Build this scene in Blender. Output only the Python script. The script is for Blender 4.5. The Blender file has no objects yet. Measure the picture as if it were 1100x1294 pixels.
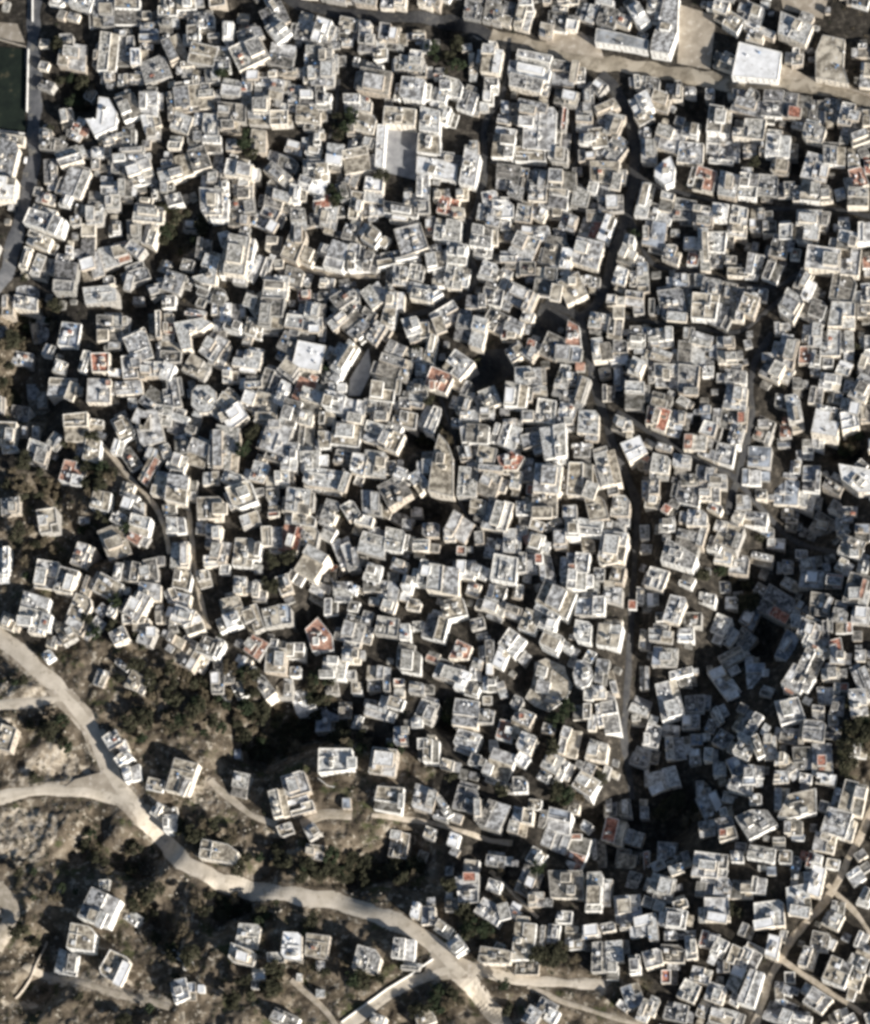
import bpy, bmesh, math, random, bisect
import numpy as np
from mathutils import Vector, Matrix
# roofs read off the photograph: tile origin -> "cx,cy,w,h,angle,colour" in tile units of 280/1100 photo pixels
S = {}
S[0,0]="""405,5,110,60,20,W 515,60,95,130,0,G 635,50,115,110,0,T 835,35,90,80,5,T 925,15,80,60,0,T 1010,100,90,70,0,G 730,75,40,35,0,G 355,270,125,115,8,T 330,200,60,60,0,G
540,255,80,170,5,L 625,240,70,110,0,G 690,280,75,70,0,W 545,390,50,50,0,L 770,345,120,100,-20,G 870,240,90,120,-25,T 820,120,60,60,0,G 1010,270,120,90,10,T 960,170,60,80,0,G
930,340,60,60,0,T 985,400,50,40,0,T 935,475,120,100,-5,G 1025,490,70,80,0,L 500,590,150,160,-35,W 640,530,90,110,-20,G 740,510,80,110,0,L 735,610,50,80,-10,W 760,660,60,50,0,L
905,610,90,80,20,W 1050,620,70,90,5,L 1050,710,80,70,0,W 970,680,70,80,0,G 330,590,60,90,-10,D 400,640,70,40,25,R 230,670,60,60,0,G 265,715,120,60,10,G 340,770,110,80,-20,L
485,755,55,50,0,W 475,815,35,45,0,L 250,850,60,110,0,D 375,905,100,130,20,L 30,780,100,160,15,G 40,935,130,130,5,W 55,690,120,40,8,T 240,985,60,50,10,R
640,785,150,50,-5,G 690,840,110,70,-15,L 590,820,60,70,0,G 545,930,80,70,0,L 700,890,80,50,-10,T 620,930,60,80,0,G 640,680,60,90,0,D 560,690,90,50,-10,G 850,870,110,50,-15,W
950,800,150,100,-20,G 830,800,50,40,0,L 1060,890,70,90,0,G 820,940,80,80,0,G 865,990,70,50,-15,L 740,1065,130,80,10,W 1050,1000,100,120,0,L 480,1000,70,90,0,G 560,1000,60,60,0,L
600,170,60,50,0,D 740,170,90,60,0,B 680,390,60,40,0,T 450,470,50,50,30,T 1060,380,70,60,0,G 870,560,60,60,0,G 990,590,50,60,0,B"""
S[270,0]="""300,20,60,80,-30,L 300,80,110,100,-25,D 320,150,80,90,-35,W 450,5,100,40,5,L 590,25,140,60,8,L 740,20,140,60,6,L 860,30,70,60,5,L 925,25,60,90,5,L 1050,60,100,100,5,T
70,150,45,80,0,W 150,90,60,50,0,T 180,170,120,60,-20,G 180,260,150,110,-25,L 100,280,60,70,0,L 40,300,70,90,0,G 340,270,120,110,10,G 460,150,90,100,15,D 535,150,70,110,20,W
500,250,80,60,0,G 555,275,60,70,0,L 480,290,50,50,0,L 670,120,80,60,10,T 660,170,70,50,0,D 755,140,60,70,5,L 760,210,70,80,5,T 870,160,90,70,10,G 930,190,50,50,0,T 830,215,40,50,0,L 1020,170,50,40,0,T
655,345,45,170,0,W 540,360,100,120,5,G 600,310,30,80,0,G 385,360,110,40,5,T 480,370,60,70,0,T 980,315,110,70,5,L 1010,350,80,60,5,G 800,400,150,110,8,G 930,420,30,90,5,W 985,440,110,100,8,L 740,370,40,80,0,D 890,480,310,25,8,W
90,430,90,80,10,L 190,380,90,60,0,D 280,380,70,60,0,L 240,430,70,80,5,W 150,440,70,60,0,G 310,440,60,90,10,L 235,520,80,80,0,L 225,580,100,60,0,B 90,560,130,80,5,G 80,620,90,60,0,T
400,470,50,90,0,D 490,470,110,90,0,G 545,500,70,80,10,L 470,570,110,80,5,T 540,560,40,70,15,W 355,545,40,50,5,L 325,585,80,60,0,T 685,510,70,80,0,L 755,515,60,70,5,W 715,500,40,50,0,D
930,570,150,90,5,T 830,740,40,210,5,W 755,610,90,90,15,T 700,650,60,50,0,D 500,690,60,50,0,D 560,680,50,60,0,T 400,730,80,60,15,L 600,760,75,90,5,W 510,745,80,50,10,L
710,790,120,110,-8,T 495,830,90,70,0,G 575,890,40,170,8,W 490,920,130,60,20,W 530,850,60,80,0,T 330,790,110,50,15,L 370,820,90,60,15,D 320,860,120,60,40,G 130,840,120,70,12,W
330,990,140,90,15,G 400,960,50,80,10,L 220,700,70,100,5,T 30,870,70,110,0,D 40,930,60,60,0,L 30,1030,80,110,5,L 145,920,100,50,0,T 150,960,90,60,0,G 150,1030,100,80,-10,D 100,720,60,50,0,G
795,940,90,110,5,W 690,880,60,70,20,G 710,1020,60,120,10,T 780,1040,50,50,0,L 435,1070,80,70,15,L 270,1070,90,60,0,G 540,1000,80,60,0,R 900,1020,80,70,0,D 970,1000,50,90,0,L 1040,930,60,130,5,L 1035,1030,70,60,0,G 1070,600,60,80,0,G 1060,700,80,90,0,G
1065,800,90,110,0,L 650,950,60,80,-20,D 20,670,40,110,0,L 590,1040,40,90,5,T 560,230,50,40,0,G"""
S[540,0]="""160,45,40,110,12,W 225,60,90,90,12,D 330,65,90,100,12,G 400,60,60,110,15,T 480,80,70,110,15,T 490,20,60,60,0,L 40,60,60,60,20,T 650,105,90,90,5,D 720,110,50,70,10,W
590,150,60,60,10,T 800,60,70,80,20,L 900,80,90,90,20,G 980,85,80,90,20,G 1050,70,60,110,-30,W 700,5,100,30,0,T 910,185,140,75,8,G 1040,205,140,85,10,G
315,235,80,110,5,L 320,300,90,110,8,W 365,240,40,110,5,W 230,330,40,60,0,T 120,430,100,80,15,L 60,470,70,60,15,L 200,500,80,90,20,G 320,420,60,60,5,G 315,490,60,60,5,T 310,545,50,50,0,L
530,290,170,80,12,L 510,350,190,60,12,B 490,410,150,60,12,G 590,340,30,90,10,W 490,450,160,25,12,W 680,360,110,110,10,G 730,350,40,110,10,T 690,480,110,60,15,T 750,370,60,60,0,G
560,640,150,190,3,L 520,540,130,70,10,G 490,600,80,50,5,L 670,590,50,110,5,R 700,630,50,60,10,W 665,700,80,80,5,D 650,790,100,80,5,L 510,780,150,70,5,T 370,740,120,110,5,G 415,760,30,110,5,W 400,690,80,50,5,G
80,570,50,80,15,L 20,560,60,80,10,G 145,640,30,120,5,W 30,710,90,150,15,G 90,790,80,60,5,L 60,860,150,80,12,T 220,850,100,180,10,G 245,860,30,150,12,W 170,925,160,25,15,W 230,730,40,60,0,L
380,590,60,50,10,L 380,530,40,60,0,B 800,480,50,70,0,L 790,540,60,60,0,G 780,610,80,60,5,L 770,690,70,60,5,L 770,770,90,60,0,G 850,680,80,90,-10,T 870,420,70,80,35,G 910,520,130,60,-25,T 950,610,90,120,20,L 880,580,60,70,0,G 860,620,50,50,0,D
930,750,90,90,35,G 1060,400,60,60,0,L 1040,520,110,100,-25,W 1070,580,80,60,-25,T 1075,750,80,130,0,L 1070,660,60,40,0,G 880,850,130,90,5,T 850,930,90,80,15,W 940,900,50,90,10,L 910,1010,110,70,0,G 860,1060,120,60,5,L 1080,990,60,150,10,L
400,880,110,110,8,G 440,950,70,60,20,G 545,900,90,100,5,G 550,960,80,70,5,L 670,890,130,90,3,G 650,980,90,90,10,T 690,960,30,120,25,W 640,1050,80,60,5,G 770,980,90,110,15,G 560,1050,70,80,25,L 500,1040,80,60,15,W 380,1040,90,80,0,W 290,980,80,80,-10,L 310,1060,80,70,0,G
100,1020,90,80,10,R 150,1060,60,60,0,T 60,970,50,60,0,G 90,420,60,50,0,G 880,20,90,50,10,G"""
S[820,0]="""55,205,90,130,8,L 545,305,215,160,7,W 50,25,110,60,5,G 30,80,80,60,5,D 1050,10,80,40,15,G 360,30,70,60,20,W 520,70,90,90,15,G 550,150,150,30,20,L 530,180,80,60,15,T 420,110,80,70,30,T 730,140,130,140,15,W 790,160,50,130,18,W 380,350,100,70,25,L 740,280,50,80,0,L
1075,400,80,130,8,W 1060,250,40,60,0,L 20,400,80,120,5,G 60,500,90,90,20,T 150,430,50,100,5,G 210,430,60,50,0,G 310,430,50,60,0,L 450,470,60,50,0,G 520,460,70,70,30,G 615,510,90,120,5,D 650,530,25,110,5,W 735,530,110,120,8,D 725,555,70,60,8,R 900,560,50,80,0,G 905,510,50,40,0,G
500,530,150,80,15,G 570,590,40,60,10,W 350,590,110,120,10,G 405,610,35,150,3,W 500,640,140,90,5,L 500,700,160,25,0,W 370,720,150,140,5,L 80,650,90,60,20,L 120,700,120,110,15,L 210,640,80,70,10,G 210,760,110,90,5,L 80,860,110,130,15,T 100,870,50,120,5,W
640,720,100,100,5,L 650,830,80,70,5,T 820,660,100,80,15,G 830,830,110,120,10,L 830,690,80,60,20,G 920,770,100,80,5,G 870,850,40,60,10,W 1005,570,100,100,12,L 1050,680,90,60,-20,G 1020,800,50,60,0,T 1040,880,70,90,-15,R 1090,830,30,60,0,R 280,890,90,100,12,R 275,930,80,60,12,L 395,920,90,110,10,L 495,920,80,110,5,L 590,920,90,100,5,G 680,940,80,70,0,G 800,970,110,120,8,T 1030,1000,120,110,5,L 880,970,60,80,0,G
30,1020,80,100,15,G 90,1000,60,80,15,L 180,1040,90,90,10,G 260,1050,80,60,10,L 350,1050,70,80,10,W 430,1070,90,60,10,T 790,1080,100,50,5,L 540,1060,60,50,0,G 1080,600,40,100,0,T"""
S[0,260]="""205,75,200,90,20,L 270,90,50,100,25,L 470,40,80,90,0,L 440,170,60,150,5,T 450,300,100,110,-15,L 345,230,30,50,0,W 570,110,60,60,0,B 570,240,140,90,-15,R 670,215,80,50,35,L 740,40,140,80,5,L 745,130,60,110,20,L 665,120,60,90,0,G
195,170,110,60,20,T 130,260,35,100,15,L 205,300,70,100,20,L 320,350,100,140,5,G 130,445,110,130,5,L 500,440,150,80,-3,L 675,350,130,60,-20,G 640,380,40,90,15,L 775,420,70,60,-15,L 860,380,90,90,20,G 1010,210,60,90,5,G 1030,320,70,150,20,W 980,360,110,60,25,W 950,90,70,70,0,D 1060,25,90,40,0,W
690,470,50,30,0,L 200,610,90,130,-10,T 230,560,50,50,0,L 350,640,90,110,10,B 545,610,110,120,0,G 510,640,60,60,0,T 765,590,60,120,-5,L 690,700,100,130,-20,L 740,690,50,90,20,W 840,610,50,50,0,R 850,720,100,100,5,G 910,640,80,110,0,T 990,580,120,60,-10,W 970,530,90,40,10,R 1060,700,90,120,35,L
110,760,110,70,10,L 300,800,60,60,20,L 420,770,40,90,20,L 500,780,80,90,0,R 500,810,110,60,-15,T 660,800,90,110,-5,L 760,810,120,60,0,L 830,820,50,80,20,W 980,800,110,80,30,T 490,920,100,110,5,L 540,880,30,30,0,R 310,900,130,80,5,T 355,920,50,100,20,T 190,960,90,130,-5,B 640,900,120,60,-3,L 760,960,90,100,35,G 850,930,70,130,-10,G 1010,960,130,130,-10,L 100,1040,90,90,10,G 410,1070,160,70,-5,T 610,1080,90,50,5,L 700,1050,80,80,25,L 810,1040,80,90,10,L 880,1060,60,60,0,W 660,980,40,40,0,L
15,470,60,110,5,T 10,640,50,80,0,D 1080,510,50,60,0,W 5,990,30,90,0,L 10,120,25,200,0,W 840,560,40,40,0,T"""
S[270,260]="""35,30,80,60,0,W 130,60,90,80,5,G 270,60,80,100,25,G 290,100,50,60,30,W 420,60,70,90,0,G 490,90,40,100,0,W 570,50,70,100,10,L 620,30,60,50,0,D 700,30,80,60,15,T 780,20,60,50,0,L 930,20,160,50,8,G 420,140,40,90,0,L 60,170,55,70,-15,L 120,240,100,180,8,L 110,330,90,40,25,W
195,320,40,90,30,L 265,310,40,90,20,L 325,290,40,40,0,L 310,400,110,110,5,L 400,350,90,90,15,G 400,200,90,160,25,T 470,250,60,80,25,T 610,250,90,130,15,L 650,270,30,130,3,W 700,230,50,80,5,L 700,280,70,80,0,T 780,290,80,90,20,G 790,150,80,80,35,T 825,170,30,90,30,W 980,170,130,120,-15,L
920,270,200,30,-12,T 930,345,70,90,5,L 1010,330,70,70,10,L 1080,280,50,80,0,L 1040,430,100,80,15,L 900,470,80,80,5,L 800,440,100,100,-35,L 640,460,90,70,-35,G 700,520,30,70,30,L 620,570,90,50,-35,L 700,590,100,100,-40,G 770,550,70,60,30,G 740,640,60,50,-40,W 810,630,60,100,30,L 980,570,90,100,-15,L 960,640,130,40,-5,W 1060,620,60,70,0,T 870,550,60,90,10,T
490,520,70,70,10,L 450,580,170,70,8,L 540,600,30,90,5,L 240,480,120,90,-35,T 290,530,110,130,5,G 180,470,60,70,20,L 80,530,90,80,0,W 100,590,80,60,20,G 150,640,40,120,10,W 200,600,80,80,15,T 30,590,60,60,0,D 370,680,80,80,30,G 475,750,150,150,15,W 380,810,90,90,35,L 500,610,60,40,0,W
650,750,60,160,30,W 610,740,40,120,30,L 680,790,40,130,30,W 170,760,120,80,10,L 215,780,40,90,5,W 30,740,70,110,20,G 70,840,40,70,0,L 200,870,80,60,0,L 290,880,100,120,20,G 340,930,50,110,20,W 190,970,90,90,20,L 260,990,110,110,15,T 60,1010,110,110,35,T 100,1050,60,110,30,W 450,920,90,110,20,R 480,960,100,90,20,L 380,1030,80,120,15,G 465,1070,60,50,0,L 600,970,100,90,15,L 630,970,40,110,8,W 635,900,40,40,0,W 570,900,60,40,0,L
700,1020,100,110,10,L 560,850,50,50,0,G 840,910,110,110,10,T 880,800,110,100,20,G 950,820,50,100,20,T 900,710,90,60,25,G 1010,740,40,60,0,L 1070,740,60,90,15,L 1030,810,50,60,0,L 1000,890,80,50,0,G 1010,940,80,60,10,G 1060,1040,60,110,25,L 950,1060,110,70,10,T 830,1010,90,100,15,G 780,990,60,60,0,G 1085,890,30,50,0,R 950,980,50,50,0,D 550,440,60,40,0,D 30,450,60,70,20,D 700,450,50,60,0,L 300,1080,60,40,0,L 810,1080,60,30,0,L"""
S[540,260]="""90,30,80,60,5,R 20,100,50,80,0,D 100,120,120,100,5,L 110,155,120,30,-20,W 150,230,90,90,5,G 180,250,30,110,5,W 40,270,90,80,-10,G 60,350,60,80,0,T 130,350,80,110,10,L 180,350,60,90,10,W 30,440,80,60,-30,W 280,30,80,80,10,G 330,60,60,80,10,L 390,50,80,90,5,L 480,40,70,80,10,L 550,60,70,70,15,W 640,40,50,90,20,T
270,150,90,100,8,G 310,170,30,110,10,W 260,230,90,60,5,G 410,155,50,40,0,L 480,120,90,50,5,T 480,200,110,110,25,L 570,140,80,60,-10,L 440,270,50,30,-35,W 400,250,70,50,0,L 280,330,90,100,20,L 350,370,90,90,25,G 240,470,90,60,0,D 250,515,110,30,-8,W 330,450,90,80,10,G 450,440,110,90,25,L 510,470,40,90,25,L 500,310,70,60,0,D 640,220,110,130,10,G 600,290,70,90,0,G 690,260,50,90,10,W 590,380,100,130,10,D 650,330,30,120,10,W
810,110,100,90,15,R 860,50,130,60,5,T 890,110,50,120,20,W 800,230,130,120,15,L 700,80,70,80,15,G 660,140,60,50,0,D 710,430,130,130,-25,T 640,430,60,90,10,T 790,370,50,40,0,L 720,370,40,40,0,L 980,160,70,90,15,L 1035,210,30,80,10,W 960,240,90,80,25,L 1000,290,30,130,20,W 900,330,70,80,20,L 960,350,60,80,20,W 870,390,70,60,0,G 880,440,120,60,5,W 1030,460,80,60,5,L 890,510,110,60,0,T 850,570,90,70,10,L 940,570,80,110,10,G 950,530,60,60,0,T 1040,550,60,50,0,L 1070,340,50,110,0,B 1085,130,30,70,0,L
90,540,130,90,-30,L 60,590,60,90,-20,T 190,600,90,110,10,G 250,620,60,130,15,L 290,640,40,130,15,W 340,570,100,90,25,G 430,590,80,70,20,L 480,600,30,130,25,W 410,640,70,50,10,R 440,725,80,70,-30,L 515,690,40,50,20,R 510,730,60,60,35,L 150,790,100,110,40,L 180,830,40,90,35,W 60,870,110,90,20,R 100,900,40,100,15,W 30,1030,50,130,25,L 700,640,40,90,15,B 725,640,80,130,10,R 700,730,130,80,5,B 620,700,90,110,25,G 760,800,40,30,0,R 670,865,60,80,10,L 500,840,110,80,0,L 560,850,50,60,0,L 440,940,100,110,8,L 490,950,30,90,5,W 560,920,60,50,0,L 720,860,50,60,0,D 700,950,80,60,0,G 760,930,50,150,20,L 700,1020,80,70,15,W 590,1020,90,110,5,L 500,1040,60,50,0,G 800,1040,90,120,10,L 310,950,80,90,-20,L 230,1020,40,60,0,W 180,990,60,90,20,G 290,1020,70,70,0,G 130,1080,50,40,0,B 410,1080,60,40,0,L 680,1080,90,50,0,L 170,890,80,60,30,D
1030,940,90,120,3,L 1040,800,60,80,20,L 870,720,90,80,-10,L 960,700,70,60,0,D 930,750,50,60,0,W 870,830,60,50,-15,L 880,930,60,80,0,D 960,860,60,110,0,B 1040,670,80,70,5,G 1090,640,40,60,0,L 950,1060,90,90,20,T 1010,1070,60,60,0,L 1080,770,30,50,0,L 1040,620,60,40,0,G 20,700,50,160,10,T"""
S[820,260]="""60,40,110,80,15,G 180,50,80,70,10,L 270,70,90,80,10,L 360,40,60,80,0,W 450,40,80,80,10,L 30,140,110,120,10,B 440,120,90,60,5,L 530,100,50,60,0,L 540,30,60,50,0,T 600,110,60,60,0,D 680,130,60,70,0,W 790,90,110,130,5,L 810,100,60,120,0,L 990,170,90,80,10,W 1070,130,60,90,0,W 970,100,50,40,0,L 1030,15,130,40,5,W
320,180,110,90,5,L 270,220,50,200,0,W 220,270,50,60,10,R 100,215,70,40,0,L 110,280,100,80,20,D 330,260,60,90,0,D 440,340,110,40,5,T 520,300,70,120,10,G 550,350,120,50,12,W 620,350,80,100,20,D 510,200,60,40,10,L 650,210,80,80,10,G 640,290,70,40,15,D 740,330,80,130,25,G 790,420,50,90,20,W 870,260,150,100,8,L 840,300,120,20,-5,W 1000,280,90,120,5,L 1085,280,40,50,0,R
260,360,50,60,0,L 310,410,90,90,15,G 400,430,70,90,10,G 120,490,120,130,-12,G 140,550,110,50,5,W 160,370,70,60,0,B 280,500,110,110,5,T 370,550,90,110,25,D 440,520,70,80,10,L 530,520,110,130,20,T 540,440,90,60,5,D 270,580,130,30,15,W 500,580,60,60,-20,L 690,480,110,130,35,L 820,520,120,100,20,G 960,540,110,110,5,L 970,410,110,120,10,G 1080,450,50,80,0,L 1070,520,60,60,0,G 15,500,30,70,0,D
60,640,110,60,-5,L 100,630,40,70,0,L 30,680,60,50,0,T 60,740,90,60,20,T 200,640,50,80,5,L 260,660,100,60,15,L 220,730,130,100,3,G 130,760,30,60,0,T 310,720,60,60,0,B 380,680,80,50,0,L 390,750,90,60,0,T 640,610,50,60,0,L 550,730,60,50,0,L 690,730,80,130,15,L 620,810,100,90,30,L 830,640,60,100,5,B 905,680,90,120,5,L 980,670,70,90,0,L 780,740,60,80,0,R 830,760,50,70,10,L 1090,680,30,60,0,L 1080,790,60,80,20,L
90,840,110,100,3,L 200,860,90,130,5,G 210,920,80,40,0,L 55,990,90,110,15,G 30,1060,60,90,15,R 170,970,50,40,30,L 440,950,100,110,10,B 450,850,110,70,5,G 480,890,60,60,0,D 430,1050,120,110,5,D 460,1050,40,60,0,R 280,1010,50,40,0,B 570,1080,60,40,0,L 660,970,60,60,10,D 720,1000,60,120,-10,L 735,1030,30,80,-10,T 830,940,60,80,10,D 900,870,90,70,10,L 1000,900,60,50,10,L 1060,900,80,120,30,L 1000,1010,90,90,10,L 870,1070,110,60,10,B 960,1060,70,80,0,L 1080,1030,50,80,0,D 740,880,50,50,0,D 150,1050,60,60,0,B"""
S[0,520]="""30,110,90,110,5,T 50,185,70,30,-8,T 10,270,30,90,0,W 120,30,80,60,0,L 110,100,50,60,0,G 190,210,100,110,20,L 180,120,30,80,0,L 275,150,60,80,35,L 380,80,110,130,0,T 465,60,60,80,5,L 450,180,130,110,10,T 360,300,100,110,15,R 380,340,60,60,10,L 615,80,80,110,-25,T 600,60,80,60,0,B 580,180,50,70,15,W 740,80,110,150,-12,L 720,60,60,70,0,T 880,60,80,90,20,W 960,60,50,80,20,G 650,240,60,100,-35,D 740,290,50,130,30,R 750,210,60,60,20,B 810,200,70,60,-20,L 880,250,80,80,20,L 980,200,90,110,20,L 1080,180,50,200,0,L 900,170,60,70,0,D
810,370,90,90,15,T 890,400,110,150,10,T 840,420,30,130,20,W 500,440,90,90,15,T 565,450,30,80,30,W 640,380,60,70,20,T 640,450,70,80,20,G 690,480,50,50,0,L 50,470,90,80,-5,G 60,470,40,50,0,L 240,540,95,110,-5,T 590,530,70,60,25,L 570,650,110,150,-25,T 690,560,90,80,15,L 740,640,40,110,45,W 670,620,60,60,30,R 20,740,50,130,0,W 20,820,50,60,0,W 410,710,80,110,20,L 430,740,40,90,20,W 420,540,50,30,0,G 870,560,80,70,-5,W 930,700,110,150,0,L 900,670,70,60,0,B 1060,620,70,100,5,L 1070,690,60,60,0,L 1050,740,70,50,0,L 1040,480,110,100,0,T
230,810,100,130,8,L 330,840,90,120,15,G 370,860,35,110,10,W 430,870,40,100,20,G 540,870,120,90,25,T 650,790,80,90,10,G 740,790,80,110,-10,G 740,890,110,80,5,L 680,960,90,130,30,L 720,980,40,90,30,W 170,960,130,100,15,L 160,1020,130,80,10,L 220,1020,40,90,15,W 400,980,90,120,25,T 380,1050,110,80,30,L 470,1060,30,90,35,L 910,830,80,90,10,T 900,930,80,60,15,L 910,1010,100,80,15,W 960,1060,80,40,-20,W 1000,830,60,80,-15,T 850,910,60,60,-20,T 800,740,40,40,0,D 520,150,40,40,0,D 800,1020,50,60,0,G 700,1060,80,50,0,T 630,890,30,30,0,L 30,1050,80,70,25,T"""
S[270,520]="""100,20,110,90,-35,W 60,20,70,50,-20,T 260,20,120,40,0,T 390,60,80,110,15,T 415,50,25,120,15,W 460,30,60,60,10,L 460,110,70,110,5,G 550,140,50,80,0,T 660,110,120,110,5,T 700,30,80,50,10,L 810,110,110,90,20,L 880,140,100,90,25,T 830,20,70,50,5,G 950,50,90,80,0,L 1050,30,60,80,15,G 60,180,110,190,5,L 310,130,110,140,20,L 380,220,70,120,5,L 410,230,40,90,0,W 480,240,90,80,0,L 530,210,30,90,5,W 645,230,80,60,10,D 720,260,70,90,10,W 800,260,110,120,5,L 640,330,70,60,0,G 560,330,200,90,10,L 650,350,40,110,20,L 540,390,170,30,10,T
90,330,90,60,20,L 140,410,110,110,-20,T 150,470,120,40,-20,W 230,300,70,90,20,L 340,330,70,60,0,L 290,380,60,110,0,T 420,440,110,110,8,L 430,490,140,40,5,W 480,450,40,90,5,L 580,490,70,90,20,G 600,530,30,80,20,W 680,490,60,80,-30,L 780,450,80,110,0,B 750,540,80,50,15,W 900,390,110,110,-30,G 925,435,30,30,0,W 940,310,80,60,25,W 1020,340,60,90,-35,B 1070,270,60,60,0,L 1080,370,60,90,0,T 900,510,170,60,25,T 1010,500,50,40,0,L 30,480,80,60,0,T 180,540,80,60,-20,T 450,540,110,50,10,T 960,560,50,60,0,L
290,620,90,90,0,T 380,630,90,120,15,R 370,660,60,90,15,W 470,620,90,90,10,T 30,690,80,100,10,L 10,600,40,60,0,L 150,700,90,130,5,T 205,690,60,90,5,T 120,800,110,30,-3,W 220,780,40,40,0,L 130,860,60,80,5,L 190,870,60,60,10,L 230,890,60,100,5,L 350,860,60,90,-20,T 480,740,110,130,30,L 520,760,40,90,30,W 410,820,70,60,30,G 650,700,90,130,-25,L 690,730,60,110,-10,G 610,790,60,50,20,R 580,830,60,60,0,D 790,660,120,90,15,L 900,640,90,100,10,L 1030,660,70,60,0,L 800,600,50,40,0,B 790,800,80,80,15,L 790,860,80,60,0,D 920,760,80,50,20,L 960,850,50,80,15,W 870,890,90,90,15,B 870,960,60,60,15,W 1060,800,80,110,15,L 1060,860,90,40,15,W 520,900,110,90,25,L 640,880,90,60,0,D 690,880,50,40,25,W 800,940,50,30,10,L
90,970,100,100,-15,T 90,1030,80,70,-20,W 100,980,40,80,25,W 290,1020,80,90,-15,T 350,1010,70,90,0,B 190,1030,80,120,-20,T 860,1060,120,70,5,L 950,1080,50,50,0,L 1060,1060,110,90,10,T 510,1070,90,80,-5,R 680,1070,90,60,15,G 890,820,50,40,0,D"""
S[540,520]="""30,40,50,120,20,L 140,60,60,40,10,L 250,110,100,90,5,G 275,110,40,110,15,W 190,120,40,100,-10,T 210,20,90,50,0,L 190,210,60,70,-10,G 60,220,90,170,5,T 100,220,50,170,-10,L 50,360,130,100,5,G 410,120,90,110,20,L 455,160,50,50,0,T 560,130,160,60,-15,G 560,190,60,30,-15,L 630,150,110,150,-5,L 630,210,120,70,-5,T 680,150,30,160,5,W 800,50,100,110,0,L 700,30,70,70,0,W 550,25,150,50,3,L 950,50,100,70,25,G 990,70,50,60,20,L 1090,50,40,100,10,R 1030,180,90,90,-25,W 1080,230,50,30,25,R 770,160,90,30,0,L 770,205,70,40,0,G
290,235,90,110,10,T 415,240,120,90,15,R 360,290,210,30,5,T 200,350,80,130,5,L 220,350,60,60,0,B 310,360,90,110,20,L 440,340,50,80,10,L 600,330,120,130,3,L 640,340,40,110,3,W 520,390,50,40,10,R 500,300,50,80,0,D 760,340,110,150,5,T 810,390,70,90,20,L 900,280,90,150,-15,L 870,210,60,60,0,D 930,330,80,90,-15,L 270,410,70,70,30,G 250,470,70,60,10,T 350,510,120,130,15,L 480,480,70,60,0,L 580,450,120,130,5,G 570,500,110,60,0,T 470,590,50,40,0,W 540,580,60,70,20,T 540,650,70,80,15,T 500,640,30,50,-30,R 620,560,90,30,-30,T 580,640,30,120,5,W 710,500,60,60,0,L 720,580,60,80,0,L 810,570,110,70,5,G 770,610,140,30,-5,W 840,480,90,110,-10,T 960,470,80,90,5,L 1020,460,50,90,-8,R 660,630,60,90,0,L
170,560,110,110,30,L 110,610,50,60,0,L 350,640,110,110,10,G 410,640,50,110,0,L 300,690,40,50,0,L 170,690,40,40,0,R 190,780,80,90,5,L 260,790,80,60,20,L 80,830,140,130,8,L 140,850,30,110,8,W 50,880,110,30,10,W 380,780,120,120,10,L 430,790,40,90,15,W 370,850,60,50,10,W 500,750,90,90,3,L 555,730,40,50,0,R 590,770,60,100,-10,L 520,740,60,50,0,D 340,910,80,90,15,G 330,970,110,60,25,L 420,990,100,60,20,G 450,890,50,60,10,L 640,930,160,130,25,T 700,950,25,110,5,W 750,750,110,100,5,L 740,830,90,90,5,L 800,790,25,80,5,W 720,770,40,30,0,R 920,660,120,110,10,L 940,670,110,40,10,W 900,730,90,60,-10,T 800,660,60,60,0,T 920,590,110,90,10,G 920,910,90,80,5,L 790,970,100,90,3,B 850,960,60,80,5,L 880,980,25,90,5,W 1050,920,100,90,10,L 1020,960,45,50,3,R 840,870,30,50,0,L
130,980,110,90,-15,T 160,990,40,110,-10,W 510,1040,80,110,20,T 550,1050,30,110,20,W 610,1040,60,60,20,L 770,1080,90,70,10,L 900,1080,110,50,5,R 50,1060,120,80,15,T 1080,600,40,60,0,L 1085,390,30,80,0,L 1020,650,40,40,20,W"""
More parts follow.
